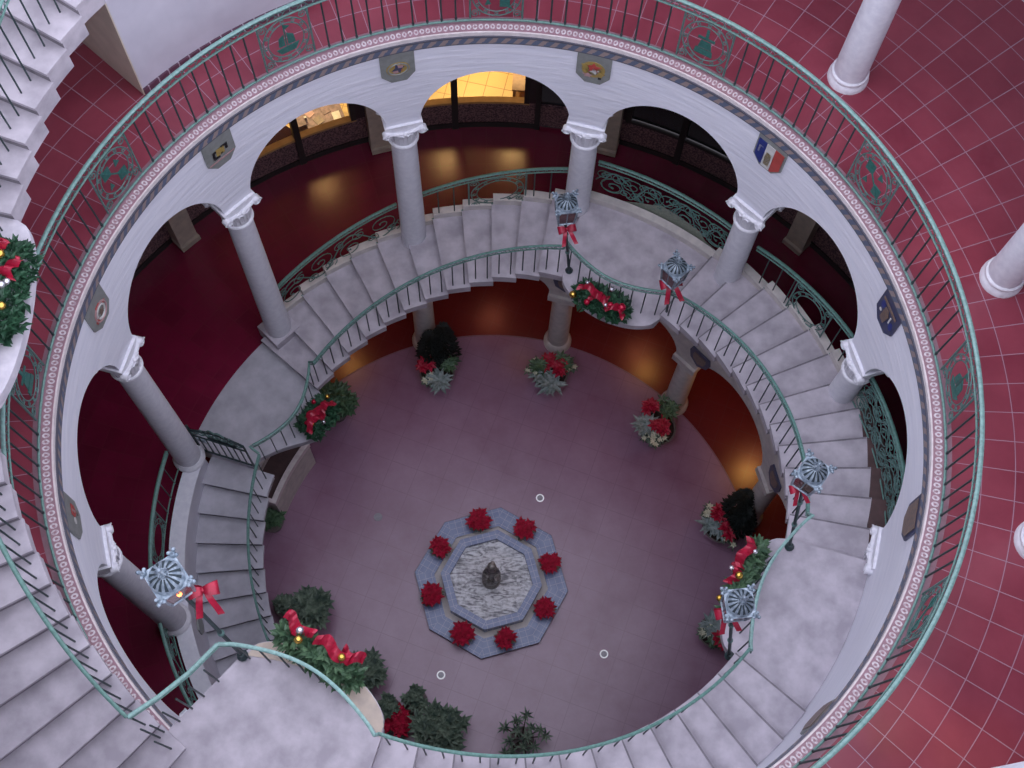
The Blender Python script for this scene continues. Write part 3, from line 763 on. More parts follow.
outer_bay('green railing of the red middle floor behind the low wall, nearer the gate', 168.6, 193.6, M0 + .32, 1.10, 'bars', panel=(179, 187), R=6.24)
outer_bay('green scrolled railing of the red middle floor below the big lantern', 198.6, 223.6, M0 + .32, 1.10, 'vine', R=6.20)

# balcony railing, one long run with seven ornamental panels
t = thing('balcony_railing', 'long green railing with ornamental panels ringing the red balcony above the arches', 'railing', pol(6.16, 60, ZB))
RB = 6.16; BA0, BA1 = -60, 204; zf = ZB + .02; RL = 6.115
full = arc(RB, BA0, BA1, zf, 190)
MB().tube([xyz(p, 1.25, .02) for p in full], .031, 8, flat=.7).build('handrail', 'pale_green', t, True)
MB().tube([xyz(p, 1.10) for p in full], .015, 6).build('sub_rail', 'green', t, True)
MB().tube([xyz(p, .06, RL - RB) for p in full], .02, 6).build('bottom_rail', 'green', t, True)
low_arc = arc(RL, 204, 214, zf, 8)
MB().tube([xyz(p, .06) for p in low_arc], .02, 6).build('bottom_rail', 'green', t, True)
for i in range(5): MB().tube([pol(RL, 204.8 + 2.06 * i, zf + .05), pol(RL + .02, 204.8 + 2.06 * i, zf + .55)], .0145, 6).build('baluster', 'iron', t)
sc = MB(); L = path_len(full); n = int(L / .12)
for i in range(n):
    a = BA0 + (BA1 - BA0) * i / n; s = 1 if i % 2 else -1
    sc.tube([pol(RB, a + math.degrees(math.cos(w) * .055 / RB), zf + 1.17 + .048 * s * math.sin(w)) for w in [x * .6 for x in range(10)]], .008, 4)
sc.build('scroll_band', 'scroll', t)
EMB = {151.1: 'quarter', 121.1: 'ship', 91.1: 'quarter', 61.1: 'fort', 31.1: 'quarter', 1.1: 'ship', -28.9: 'quarter', 181.1: 'fort', -58.9: None}
nbal = 0
for pc, em in EMB.items():
    if em: scroll_panel(t, RB, pc + 3.7, pc - 3.7, zf + .06, zf + 1.10, em)
    if em is None: continue
for k in range(-3, 7):
    for i in range(11):
        a = 31.1 + 30 * k + 3.7 + 2.055 * (i + .999)
        if i == 10 or not (BA0 < a < BA1): continue
        if nbal >= 94: continue
        if a > 200: continue
        nbal += 1
        pts = [pol(RL, a, zf + .05), None, None, pol(RB, a, zf + 1.1)]
        b = MB().tube([pts[0], pts[3]], .0145, 6); b.ball(pol(RL, a, zf + .12), .024, 6, 4, (1, 1, 1.6))
        b.build('baluster', 'iron', t)
# gate
t = thing('iron_gate', 'green iron gate with arched scroll top and dark sign plate at the lowest flight', 'gate', pol(5.5, 163.6, M0))
ga = 163.6; e = Vector(pol(1, ga)); o = Vector((0, 0, M0))
def gp(r_, z): return Vector(pol(r_, ga, M0 + z))
fr = MB().tube([gp(4.92, .05), gp(4.92, 1.30)], .022, 6).tube([gp(6.02, .05), gp(6.02, 1.55)], .028, 6).tube([gp(4.92, .12), gp(6.0, .12)], .02, 6).tube([gp(4.92, 1.02), gp(6.0, 1.02)], .018, 6)
fr.tube([gp(4.92 + 1.08 * i / 12, 1.30 + .22 * math.sin(PI * i / 12)) for i in range(13)], .026, 6)
fr.build('gate_frame', 'iron', t)
for i in range(7): MB().tube([gp(5.05 + .14 * i, .12), gp(5.05 + .14 * i, 1.02)], .014, 6).build('bar', 'iron', t)
sw = MB()
for i in range(7):
    c_ = gp(5.03 + .15 * i, 1.22 + .1 * math.sin(PI * (i + .5) / 7))
    sw.tube([c_ + e * (.065 * math.cos(w)) + Vector((0, 0, .08 * math.sin(w))) for w in [x * .6 for x in range(11)]], .015, 5)
for s in (-1, 1): sw.tube([gp(5.46 + s * .30 * f_, 1.55 + .10 * math.sin(f_ * 6)) for f_ in [x / 8 for x in range(9)]], .018, 5)
sw.build('scrollwork', 'scroll', t)
MB().box(gp(5.42, 1.06) + Vector(pol(.03, ga - 90)), (.58, .02, .2), ga).build('sign_plate', 'slot', t)
MB().box(gp(5.90, .72) + Vector(pol(.04, ga - 90)), (.18, .05, .16), ga).build('latch', 'lantern', t)

# ------------------------------------------------------------------ lantern standards
LANT = {}
def lantern(label, foot, top, rz, s=1.0, lit=False):
    t = thing('lantern_post', label, 'lantern', foot, 'pewter lanterns on iron posts')
    F = Vector(foot); T = Vector(top); neck = T - Vector((0, 0, .66 * s))
    p = MB().tube([F, F + (neck - F) * .35, neck], .026, 8); p.build('pole', 'iron', t, True)
    MB().lathe([(.07, 0), (.075, .03), (.045, .06), (.035, .12)], 12, F).build('foot_ring', 'iron', t, True)
    for f_ in (.38, .72): MB().ball(F + (neck - F) * f_, .045, 10, 6).build('collar', 'scroll', t, True)
    mb = MB(); tr = .25 * s; br = .205 * s
    def sq(r_, z): return [T + Vector((r_ * math.cos(rz + PI / 4 + k * PI / 2), r_ * math.sin(rz + PI / 4 + k * PI / 2), z)) for k in range(4)]
    lo, hi = sq(br, -.60 * s), sq(tr, -.12 * s)
    pn = MB().add(lo + hi, [(3, 2, 1, 0), (4, 5, 6, 7)] + [(i, (i + 1) % 4, 4 + (i + 1) % 4, 4 + i) for i in range(4)])
    g = pn.build('glass_panes', 'amber', t)
    fr = MB()
    for i in range(4):
        fr.tube([lo[i], hi[i]], .022 * s, 6); fr.tube([lo[i], lo[(i + 1) % 4]], .02 * s, 6); fr.tube([hi[i], hi[(i + 1) % 4]], .02 * s, 6)
        fr.tube([(lo[i] + lo[(i + 1) % 4]) / 2, (hi[i] + hi[(i + 1) % 4]) / 2], .012 * s, 5)
    fr.lathe([(.04, -.70 * s), (.10 * s, -.64 * s), (.13 * s, -.59 * s)], 10, T)
    fr.build('cage', 'lantern', t)
    # roof plate: square with cut corners
    rp = []
    for k in range(4):
        for dk in (-.16, .16):
            w = rz + PI / 4 + k * PI / 2 + dk; rp.append(T + Vector((.25 * s * math.cos(w), .25 * s * math.sin(w), -.12 * s)))
    MB().poly(rp, Vector((0, 0, .035 * s))).build('roof_plate', 'lantern', t)
    dome = MB().lathe([(.195 * s, -.09 * s), (.20 * s, -.06 * s), (.175 * s, -.02 * s), (.12 * s, .04 * s), (.05 * s, .075 * s), (.045 * s, .10 * s)], 28, T).build('dome', 'lantern', t, True)
    sl = MB()
    for k in range(14):
        w = 2 * PI * k / 14; d = Vector((math.cos(w), math.sin(w), 0)); x = Vector((-d.y, d.x, 0))
        for (ra, za, rb, zb, wd) in ((.178, -.022, .125, .037, .020), (.125, .037, .06, .073, .012)):
            A = T + d * ra * s + Vector((0, 0, (za + .008) * s)); B = T + d * rb * s + Vector((0, 0, (zb + .008) * s))
            sl.add([A + x * wd * s, A - x * wd * s, B - x * wd * .6 * s, B + x * wd * .6 * s], [(0, 1, 2, 3)])
    sl.build('vent_slots', 'slot', dome)
    for k in range(4):
        w = rz + PI / 4 + k * PI / 2; d = Vector((math.cos(w), math.sin(w), 0)); c_ = T + d * .265 * s + Vector((0, 0, -.08 * s)); fi = MB()
        fi.ball(c_, .042 * s, 8, 5).ball(c_ + d * .05 * s + Vector((0, 0, .03 * s)), .028 * s, 8, 5)
        x = Vector((-d.y, d.x, 0))
        for sg in (-1, 1): fi.ball(c_ + x * sg * .045 * s + Vector((0, 0, .01)), .026 * s, 7, 4)
        fi.tube([c_, c_ + Vector((0, 0, .10 * s))], lambda u: .02 * s * (1 - .7 * u), 6)
        fi.build('corner_finial', 'lantern', t, True)
    cr = MB(); c_ = T + Vector((0, 0, .10 * s))
    for k in range(5):
        w = 2 * PI * k / 5 + rz; d = Vector((math.cos(w), math.sin(w), 0))
        cr.tube([c_ + d * .02 * s, c_ + d * .075 * s + Vector((0, 0, .05 * s)), c_ + d * .06 * s + Vector((0, 0, .11 * s)), c_ + d * .015 * s + Vector((0, 0, .16 * s))], .014 * s, 5)
    cr.ball(c_ + Vector((0, 0, .18 * s)), .03 * s, 8, 5).build('crown', 'lantern', t, True)
    if lit: MB().ball((lo[2] + lo[3] + hi[2] + hi[3]) / 4 + Vector((0, 0, .03)), .03, 8, 5).build('glowing_bulb', 'bulb', g)
    return t
def bow(label, c, axis, up, s=1.0, tails=True):
    """satin bow: two fat loops, knot, two tails"""
    c = Vector(c); X = Vector(axis).normalized(); U = Vector((0, -.35, .93)); U = (U - X * U.dot(X)).normalized(); N = X.cross(U).normalized()
    D = N if N.y < 0 else -N
    t = thing('ribbon_bow', label, 'bow', c, 'red satin bows on the lanterns')
    for sg in (-1, 1):
        m = MB(); n = 16; W = .075 * s
        vs = []
        for i in range(n + 1):
            w = 2 * PI * i / n; r_ = 1 - math.cos(w)
            p = c + X * sg * (.085 * s * r_) + U * (.07 * s * math.sin(w)) 
            wd = W * (.35 + .65 * math.sin(w / 2) ** 1)
            vs += [p + N * wd, p - N * wd]
        m.add(vs, [(2 * i, 2 * i + 1, 2 * i + 3, 2 * i + 2) for i in range(n)]).build('loop', 'red', t, True)
        if tails:
            m = MB(); vs = []
            for i in range(9):
                f_ = i / 8; p = c + D * (.30 * s * f_) - U * (.05 * s * f_) + X * sg * (.03 + .09 * f_) * s + U * .03 * s * math.sin(f_ * 5)
                vs += [p + X * .038 * s, p - X * .038 * s]
            m.add(vs, [(2 * i, 2 * i + 1, 2 * i + 3, 2 * i + 2) for i in range(8)]).build('tail', 'red', t, True)
    MB().ball(c, .04 * s, 8, 6).build('knot', 'red', t, True)
    return t
FPX = 1298.92; CP = Vector((0.00000, -6.20384, 28.35582))
CM = ((0.999667, 0.016533, 0.019830), (-0.022551, 0.933116, 0.358868), (0.012570, 0.359195, -0.933178))
def unproject(px, py, z):
    d = Vector(CM[0]) * ((px - 512) / FPX) + Vector(CM[1]) * (-(py - 384) / FPX) + Vector(CM[2])
    k = (z - CP.z) / d.z; return CP + d * k
def lamp_at(label, foot, zf, head, hz, rz, lit=False, bw=None, blabel='', sz=.93):
    F = unproject(*foot, zf); T = unproject(*head, zf + hz)
    lantern(label, F, T, rz, sz, lit)
    if bw:
        b = unproject(*bw[0], zf + bw[1]); bow(blabel, b, bw[2], bw[3], bw[4])
lamp_at('pewter lantern left of the back landing, red bow hanging straight below', (569, 271), ZT, (567, 201), 2.75, .15, False, ((567, 229), 1.8, (.95, .2, .1), (-.1, .85, .45), .95), 'red bow under the lantern left of the back landing')
lamp_at('pewter lantern right of the back landing, red bow spread on both sides', (666, 315), ZT, (677, 265), 2.5, .75, False, ((671, 283), 1.7, (.95, .2, .1), (-.1, .85, .45), 1.15), 'wide red bow under the lantern right of the back landing')
lamp_at('pewter lantern at the head of the right flight with a small red bow', (789, 547), ZR, (815, 470), 2.9, .95, False, ((799, 488), 2.1, (.95, .2, .1), (-.1, .85, .45), .8), 'small red bow under the lantern at the head of the right flight')
lamp_at('pewter lantern on the right landing in front of the garland', (729, 656), ZR, (741, 602), 2.9, .12, False, ((727, 612), 2.0, (.95, .2, .1), (-.1, .85, .45), 1.0), 'red bow with long tails beside the lantern on the right landing')
lamp_at('biggest pewter lantern at lower left with a glowing orange bulb', (243, 656), ZZ, (165, 576), 3.5, .65, True, ((203, 590), 2.9, (.95, .2, .1), (-.1, .85, .45), 1.0), 'red bow beside the biggest lantern at lower left')

# ------------------------------------------------------------------ garlands
def garland(label, R, a0, a1, z, width, height, seed, ribbon, balls, m='leaf', dens=1.0):
    rnd = random.Random(seed)
    t = thing('garland', label, 'garland', pol(call(R, (a0 + a1) / 2), (a0 + a1) / 2, z), 'Christmas garlands on the bowed landings')
    g = MB(); L = abs(rad(a1 - a0)) * 4.3; n = int(620 * L * width / .35 * dens)
    for i in range(n):
        a = a0 + (a1 - a0) * rnd.random(); f_ = rnd.uniform(-1, 1)
        edge = min(1, 5 * min((a - a0) / (a1 - a0), (a1 - a) / (a1 - a0)) + .35)
        r_ = call(R, a) + width / 2 * f_ * edge; hz = height * math.sqrt(max(0, 1 - f_ * f_)) * edge * rnd.uniform(.55, 1)
        d = Vector((rnd.uniform(-1, 1), rnd.uniform(-1, 1), rnd.uniform(-.1, .9))) + Vector(pol(.7 * f_, a, .3))
        g.leaf(pol(r_, a, z + hz), d, rnd.uniform(.10, .18), rnd.uniform(.05, .085))
    g.build('greenery', m, t)
    for (a, dr, dz, L_, s_) in ribbon:      # puffy ribbon lengths lying on the greenery
        m_ = MB(); vs = []; k = 14; az = rad(a); X = Vector((-math.sin(az), math.cos(az), 0)); Rv = Vector((math.cos(az), math.sin(az), 0))
        c = Vector(pol(call(R, a) + dr, a, z + height + dz))
        for i in range(k + 1):
            f_ = i / k - .5; p = c + X * L_ * f_ + Vector((0, 0, .07 * abs(math.sin(f_ * 9)) - .12 * (2 * f_) ** 2)) + Rv * .05 * math.sin(f_ * 7 + s_)
            w = .085 * (1 - .25 * abs(2 * f_))
            vs += [p + Rv * w, p + Vector((0, 0, .035)), p - Rv * w]
        fs = []
        for i in range(k): fs += [(3 * i, 3 * i + 1, 3 * i + 4, 3 * i + 3), (3 * i + 1, 3 * i + 2, 3 * i + 5, 3 * i + 4)]
        m_.add(vs, fs).build('ribbon', 'red', t, True)
    for (a, dr, dz, m_, r_) in balls:
        b = MB().ball(pol(call(R, a) + dr, a, z + height + dz), r_, 14, 9).build('bauble', m_, t, True)
    return t
garland('red-ribboned garland on the left landing beside a bushy plant', 4.26, 140.4, 151.0, M0 + .02, .50, .50, 1,
        [(146, -.02, .05, .62, 0), (143.8, -.12, .08, .45, 2), (148.2, -.10, .04, .50, 1)], [(140.8, .02, .05, 'gold', .05), (149.2, -.1, .04, 'gold', .05), (146.5, -.22, -.1, 'silver', .045), (144, .16, .03, 'redball', .05)])
garland('ribboned garland with gold and red baubles on the back landing', 4.32, 56.6, 70.4, ZT + .02, .46, .34, 2,
        [(66, -.02, .06, .62, 0), (63.5, -.10, .05, .46, 1), (59, -.12, .03, .40, 2)], [(70.6, -.16, -.06, 'gold', .07), (66.5, -.22, -.02, 'redball', .06), (60.8, -.10, .05, 'redball', .055), (68.2, .1, .08, 'silver', .045), (62.4, .18, .06, 'silver', .06), (58, -.05, .08, 'redball', .08), (61.8, -.16, .07, 'silver', .04)])
garland('narrow garland hanging outside the right landing railing', 4.23, -34.5, -18.0, ZR + .02, .24, .46, 3,
        [(-22.5, -.16, .02, .5, 0), (-27.5, -.17, -.05, .35, 2)], [(-28, -.12, .1, 'gold', .06), (-27, -.26, .02, 'silver', .04), (-34, -.2, .02, 'gold', .05), (-22, -.04, .1, 'silver', .04)], 'bright_leaf')
garland('garland with a red ribbon and gold baubles outside the near landing railing', 4.20, -129.0, -112.5, ZZ + .02, .27, .52, 4,
        [(-118.5, -.16, .03, .5, 0), (-126, -.16, -.03, .45, 1), (-115, -.2, -.08, .3, 2)], [(-124.0, -.02, .1, 'gold', .055), (-116.2, -.12, .06, 'gold', .05), (-124.8, -.12, .09, 'silver', .05)], 'bright_leaf')
garland('large wreath-like garland with gold and red baubles at the left photo edge', 5.88, 171.8, 184.2, ZU + .02, .62, .26, 5,
        [(175.5, -.16, .03, .32, 0), (182.5, -.02, .03, .5, 1), (179.5, .12, .03, .36, 2), (173.4, .05, .03, .3, 0)], [(174.2, .0, .06, 'gold', .06), (180.8, -.16, .08, 'gold', .055), (182.6, .0, .06, 'redball', .06), (178, -.1, .05, 'silver', .05), (177.6, -.16, .06, 'silver', .045), (176.0, .2, .06, 'redball', .05)])

# ------------------------------------------------------------------ fountain
t = thing('fountain', 'octagonal blue-tiled fountain with bronze figure in the middle of the court', 'fountain', (0, 0, 0))
OR = rad(84)
def octv(r_, z): return [Vector((r_ * math.cos(OR + k * PI / 4), r_ * math.sin(OR + k * PI / 4), z)) for k in range(8)]
def octring(ri, ro, z, nt_, rows):
    vs = []; fs = []; uv = []
    A, B = octv(ro, z), octv(ri, z)
    for k in range(8):
        k2 = (k + 1) % 8; o_ = len(vs); vs += [A[k], A[k2], B[k2], B[k]]; fs.append((o_, o_ + 1, o_ + 2, o_ + 3))
        ins = nt_ * (1 - ri / ro) / 2
        uv.append([(0.5, 0.5), (nt_ + .5, .5), (nt_ - ins + .5, rows + .5), (ins + .5, rows + .5)])
    return MB().add(vs, fs, uv)
def octwall(r_, z0, z1, nt_, rows):
    A, B = octv(r_, z0), octv(r_, z1); vs = []; fs = []; uv = []
    for k in range(8):
        k2 = (k + 1) % 8; o_ = len(vs); vs += [A[k], A[k2], B[k2], B[k]]; fs.append((o_, o_ + 1, o_ + 2, o_ + 3)); uv.append([(0.5, .5), (nt_ + .5, .5), (nt_ + .5, rows + .5), (.5, rows + .5)])
    return MB().add(vs, fs, uv)
def merge(*ms):
    o_ = MB()
    for m_ in ms:
        b_ = len(o_.f); o_.add(m_.v, m_.f)
        for k, q in m_.uv.items(): o_.uv[b_ + k] = q
    return o_
merge(octring(1.26, 1.695, .12, 9, 3)).build('coping', 'bluetile', t)
octwall(1.70, 0, .119, 9, 1).build('coping_side', 'purpleside', t)
merge(octring(1.10, 1.26, .06, 8, 1), octwall(1.26, .06, .12, 8, 1)).build('channel', 'lowpier', t)
merge(octring(.915, 1.115, .36, 6, 1), octwall(1.115, .05, .36, 7, 2), octwall(.915, .12, .36, 6, 2)).build('basin_wall', 'bluetile', t)
MB().add(octv(.92, .25), [tuple(range(8))]).build('water', 'water', t)
sp = MB().lathe([(.20, .1), (.21, .40), (.17, .44), (.19, .55), (.20, .70), (.15, .80), (.10, .83)], 20)
sp.build('spout_base', 'bronze', t, True)
fg = MB().lathe([(.11, .82), (.13, .95), (.11, 1.1), (.125, 1.25), (.11, 1.38), (.05, 1.46)], 14).ball((0, 0, 1.57), .095, 12, 8).ball((.02, .06, 1.59), .055, 8, 6)
for sg in (-1, 1):
    fg.tube([(sg * .10, 0, 1.36), (sg * .16, -.05, 1.2), (sg * .07, -.13, 1.14)], .04, 8); fg.tube([(sg * .06, -.04, .95), (sg * .10, -.14, .92), (sg * .08, -.16, .76)], .045, 8)
fg.build('figure', 'bronze', t, True)

# poinsettias round the basin
def poinsettia_parts(t, c, r_, h, rnd, heads=7, pot=True):
    c = Vector(c)
    if pot: MB().lathe([(.095, 0), (.13, .15), (.14, .16), (.12, .165)], 14, c).build('pot', 'pot', t, True)
    lf = MB()
    for i in range(26):
        w = rnd.uniform(0, 2 * PI); lf.leaf(c + Vector((.05 * math.cos(w), .05 * math.sin(w), h * rnd.uniform(.45, .75))), (math.cos(w), math.sin(w), rnd.uniform(-.1, .25)), r_ * rnd.uniform(.75, 1.02), .11)
    lf.build('leaves', 'shrub', t)
    br = MB()
    for k in range(heads):
        if k == 0: p = c + Vector((0, 0, h)); 
        else:
            w = 2 * PI * k / (heads - 1) + rnd.uniform(-.3, .3); q = r_ * rnd.uniform(.5, .68); p = c + Vector((q * math.cos(w), q * math.sin(w), h * rnd.uniform(.82, .95)))
        for tier, (n_, el, L_) in enumerate(((7, .05, .17), (6, .5, .12))):
            for j in range(n_):
                w = 2 * PI * j / n_ + rnd.uniform(-.3, .3) + tier
                br.leaf(p, (math.cos(w), math.sin(w), el + rnd.uniform(-.15, .15)), L_ * rnd.uniform(.8, 1.1) * r_ / .24, .085 * r_ / .24, .15, .2)
    br.build('bracts', 'bract', t)
PL = {58: 'at the upper right corner of the basin', 103: 'at the top of the basin, left of the upper corner', 149: 'at the upper left of the basin', 196.5: 'at the left of the basin', 243.6: 'at the lower left of the basin',
      284.5: 'at the bottom of the basin, right of the lower corner', 332: 'at the lower right of the basin', 16.7: 'at the right of the basin'}
for az, words in PL.items():
    rnd = random.Random(int(az)); c = pol(1.335, az, .12)
    t = thing('poinsettia', 'potted red poinsettia ' + words, 'plant', c, 'red poinsettias round the fountain')
    poinsettia_parts(t, c, rnd.uniform(.215, .25), .34, rnd)
# floor lights
LAB = {(378, 517): 'dim round floor light left of the fountain', (540, 498): 'round white floor light above the fountain to the right', (604, 654): 'round white-rimmed floor light lower right of the fountain', (441, 675): 'round white floor light lower left of the fountain'}
for (px, py), words in LAB.items():
    c = unproject(px, py, 0)
    t = thing('floor_light', words, 'floor light', c, 'round lights set in the court floor')
    MB().lathe([(.066, 0), (.066, .012), (.092, .012), (.095, .0)], 24, c).build('rim', 'lens' if px == 378 else 'lightrim', t, True)
    MB().lathe([(.001, .004), (.064, .004), (.064, .009), (.001, .010)], 20, c).build('lens', 'lens', t)

# ------------------------------------------------------------------ planters and shrubs on the court floor
def whorl(mb, c, n, L, W, rnd, el=.25):
    w0 = rnd.uniform(0, 6)
    for j in range(n):
        w = w0 + 2 * PI * j / n + rnd.uniform(-.2, .2)
        mb.leaf(c, (math.cos(w), math.sin(w), el + rnd.uniform(-.25, .25)), L * rnd.uniform(.75, 1.1), W)
def conifer(mb, c, h, r_, rnd):
    for i in range(520):
        f_ = rnd.random(); w = rnd.uniform(0, 2 * PI); q = r_ * (1 - f_) ** .7 * rnd.uniform(.6, 1)
        mb.leaf(Vector(c) + Vector((q * math.cos(w), q * math.sin(w), .15 + h * f_)), (math.cos(w), math.sin(w), rnd.uniform(.2, 1)), .15, .07)
def planter(label, px, items, seed, rpot=.40, hpot=.34):
    rnd = random.Random(seed); c = Vector(unproject(px[0], px[1], .3)); c.z = 0
    t = thing('planter', label, 'planter', c, 'round planters of Christmas plants by the court pillars')
    MB().lathe([(rpot * .8, 0), (rpot * .95, hpot * .7), (rpot * 1.02, hpot * .92), (rpot * 1.04, hpot), (rpot * .94, hpot), (rpot * .92, hpot - .05)], 28, c).build('pot', 'pot', t, True)
    MB().lathe([(.001, hpot - .06), (rpot * .93, hpot - .06), (rpot * .93, hpot - .04), (.001, hpot - .035)], 24, c).build('soil', 'soil', t)
    for kind, dx, dy, sz in items:
        # dx, dy in metres along picture right / picture up on the floor
        p = c + Vector((dx, dy, hpot - .05)); p = Vector(p)
        if kind == 'red':
            st = MB(); hd = MB()
            for k in range(6):
                w = rnd.uniform(0, 6.28); q = sz * rnd.uniform(.1, .65); hp = p + Vector((q * math.cos(w), q * math.sin(w), .34 + rnd.uniform(-.05, .08)))
                st.tube([p, hp], .012, 5); whorl(hd, hp, 8, .19, .10, rnd, .1); whorl(hd, hp + Vector((0, 0, .03)), 6, .12, .07, rnd, .6)
            st.build('stems', 'stem', t); hd.build('red_bracts', 'bract', t)
        elif kind == 'silver':
            hd = MB()
            for k in range(4):
                w = rnd.uniform(0, 6.28); q = sz * rnd.uniform(0, .55); whorl(hd, p + Vector((q * math.cos(w), q * math.sin(w), .16 + rnd.uniform(0, .1))), 9, .33, .11, rnd, .3)
            hd.build('silver_leaves', 'silverleaf', t)
        elif kind == 'white':
            fl = MB(); gl = MB()
            for k in range(9):
                w = rnd.uniform(0, 6.28); q = sz * rnd.uniform(.1, 1); hp = p + Vector((q * math.cos(w), q * math.sin(w), .2 + rnd.uniform(0, .08)))
                whorl(fl, hp, 6, .085, .05, rnd, .3); whorl(gl, hp - Vector((0, 0, .05)), 6, .15, .05, rnd, .1)
            fl.build('cream_flowers', 'whiteflower', t); gl.build('flower_leaves', 'shrub', t)
        elif kind == 'green':
            gl = MB()
            for k in range(10):
                w = rnd.uniform(0, 6.28); q = sz * rnd.uniform(0, 1); whorl(gl, p + Vector((q * math.cos(w), q * math.sin(w), .15 + rnd.uniform(0, .3))), 7, .2, .07, rnd, .3)
            gl.build('green_leaves', 'bright_leaf', t)
        elif kind == 'tree':
            MB().tube([p, p + Vector((0, 0, sz * .8))], .03, 6).build('trunk', 'stem', t)
            m_ = MB(); conifer(m_, p, sz, .30, rnd); m_.build('conifer', 'conifer', t)
    return t
planter('planter with two black conifers and pale leaves, the farthest left', (437, 372), [('tree', -.12, .36, 1.15), ('tree', .16, .42, 1.5), ('red', -.28, .02, .28), ('silver', .08, -.22, .30), ('green', .28, .12, .16), ('white', -.1, -.25, .2)], 11)
planter('planter of red poinsettias and silver leaves before the back pillar', (550, 374), [('red', .05, .20, .34), ('red', .2, .06, .2), ('silver', .0, -.32, .26), ('silver', -.18, -.12, .2), ('white', -.34, .06, .22), ('white', .36, .20, .22), ('green', -.22, .05, .18), ('green', .32, .18, .15)], 12)
planter('round planter of poinsettias with a fringe of white flowers on the right', (657, 428), [('red', -.2, .34, .24), ('red', .08, .02, .34), ('green', .2, .34, .26), ('silver', -.26, -.02, .22), ('white', .05, -.30, .24), ('white', -.15, -.26, .2)], 13, .42)
planter('planter with black conifers and red poinsettias below the right flight', (722, 524), [('tree', .26, .22, 1.5), ('tree', .34, -.04, 1.05), ('red', -.08, .14, .24), ('red', .12, -.2, .24), ('silver', -.18, -.1, .3), ('white', .14, -.34, .2), ('white', -.34, .22, .14)], 14, .44)
planter('small planter half hidden by the right landing below its lantern', (714, 632), [('silver', 0, .05, .3), ('white', -.2, .1, .25), ('green', .1, -.1, .25), ('red', .1, -.22, .18)], 15, .34)
def shrub(label, px, r_, h, seed, n=24, leaf='shrub', sp=None, L_=.24, W_=.115, pot=True):
    rnd = random.Random(seed); c = Vector(unproject(px[0], px[1], .5)); c.z = 0
    t = thing('potted_shrub', label, 'shrub', c, 'leafy shrubs at the edge of the court')
    MB().lathe([(.18, 0), (.24, .3), (.26, .32), (.22, .33)], 18, c).build('pot', 'pot', t, True)
    st = MB(); gl = MB()
    for k in range(n):
        f_ = (k + .5) / n; w = k * 2.4 + rnd.uniform(-.3, .3); q = r_ * math.sqrt(f_) ; p = c + Vector((q * math.cos(w), q * math.sin(w), .33 + (h - .33) * (1 - .55 * f_) + rnd.uniform(-.08, .08)))
        st.tube([c + Vector((.05 * math.cos(w), .05 * math.sin(w), .3)), (c + p) / 2 + Vector((0, 0, .25)), p], .012, 5)
        whorl(gl, p, 8, L_, W_, rnd, .3); whorl(gl, p + Vector((0, 0, .05)), 5, L_ * .55, W_ * .8, rnd, .9)
    st.build('stems', 'stem', t); gl.build('foliage', leaf, t)
    return t
shrub('round dark green shrub beside the garland at lower left', (310, 612), .42, .95, 21, 26)
shrub('dark green shrub behind the near landing garland, right of the ribbon', (366, 674), .36, 1.0, 22, 26)
shrub('broad dark shrub with star-shaped leaf clusters near the bottom edge', (440, 733), .52, .95, 24, 24, L_=.26)
shrub('loose shrub of small rosettes on stalks near the bottom edge', (522, 738), .50, .80, 25, 14, L_=.19, W_=.05)
shrub('bright green shrub beside the left landing garland', (336, 408), .40, 1.25, 26, 30, 'bright_leaf')
shrub('small green shrub tucked beside the lowest flight', (271, 519), .20, .7, 27, 10, 'bright_leaf', L_=.2)
shrub('thin leafy shrub half hidden between the lowest flight and the round shrub', (284, 604), .14, .6, 28, 6, L_=.17)
c = Vector(unproject(399, 722, .4)); c.z = 0
t = thing('poinsettia', 'red poinsettia among the shrubs at the bottom edge', 'plant', c)
poinsettia_parts(t, c, .32, .55, random.Random(5), 6)
for (px, py, k) in ((388, 708, 31), (415, 700, 32)):
    shrub('thin rosette plant %s the red poinsettia at the bottom edge' % ('just left of' if k == 31 else 'standing above'), (px, py), .22, .75, k, 7, L_=.17)

# ------------------------------------------------------------------ shield plaques on the arcade wall
def plaque(az, label, base, design):
    t = thing('wall_shield', label, 'plaque', pol(5.95, az, 11.1), 'glazed shields under the cornice')
    e = Vector((-math.sin(rad(az)), math.cos(rad(az)), 0)) * -1; c = Vector(pol(5.955, az, 11.12)); r_ = Vector(pol(1, az)); Zv = Vector((0, 0, 1))
    def P(x, y, d=0): return c + e * x + Zv * y - r_ * d
    MB().poly([P(x, y) for x, y in ((-.275, .36), (.275, .36), (.275, -.18), (.13, -.37), (-.12, -.37), (-.275, -.19))], r_ * -.03).build('plate', base, t)
    for m_, pts in design:
        mb = MB()
        if isinstance(pts, tuple):
            kind, cx, cy, rx, ry = pts[:5]; n_ = 18
            if kind == 'disc': mb.poly([P(cx + rx * math.cos(2 * PI * i / n_), cy + ry * math.sin(2 * PI * i / n_), .031) for i in range(n_)], r_ * -.006)
            elif kind == 'ring': mb.tube([P(cx + rx * math.cos(2 * PI * i / n_), cy + ry * math.sin(2 * PI * i / n_), .036) for i in range(n_)], .016, 5, True)
            elif kind == 'star':
                k = pts[5]; mb.poly([P(cx + rx * (1 if i % 2 == 0 else .5) * math.cos(PI * i / k + .3), cy + ry * (1 if i % 2 == 0 else .5) * math.sin(PI * i / k + .3), .034) for i in range(2 * k)], r_ * -.008)
        else: mb.poly([P(x, y, .036) for x, y in pts], r_ * -.008)
        mb.build('emblem', m_, t)
def rc(x0, y0, x1, y1): return [(x0, y0), (x1, y0), (x1, y1), (x0, y1)]
B0 = 46.1
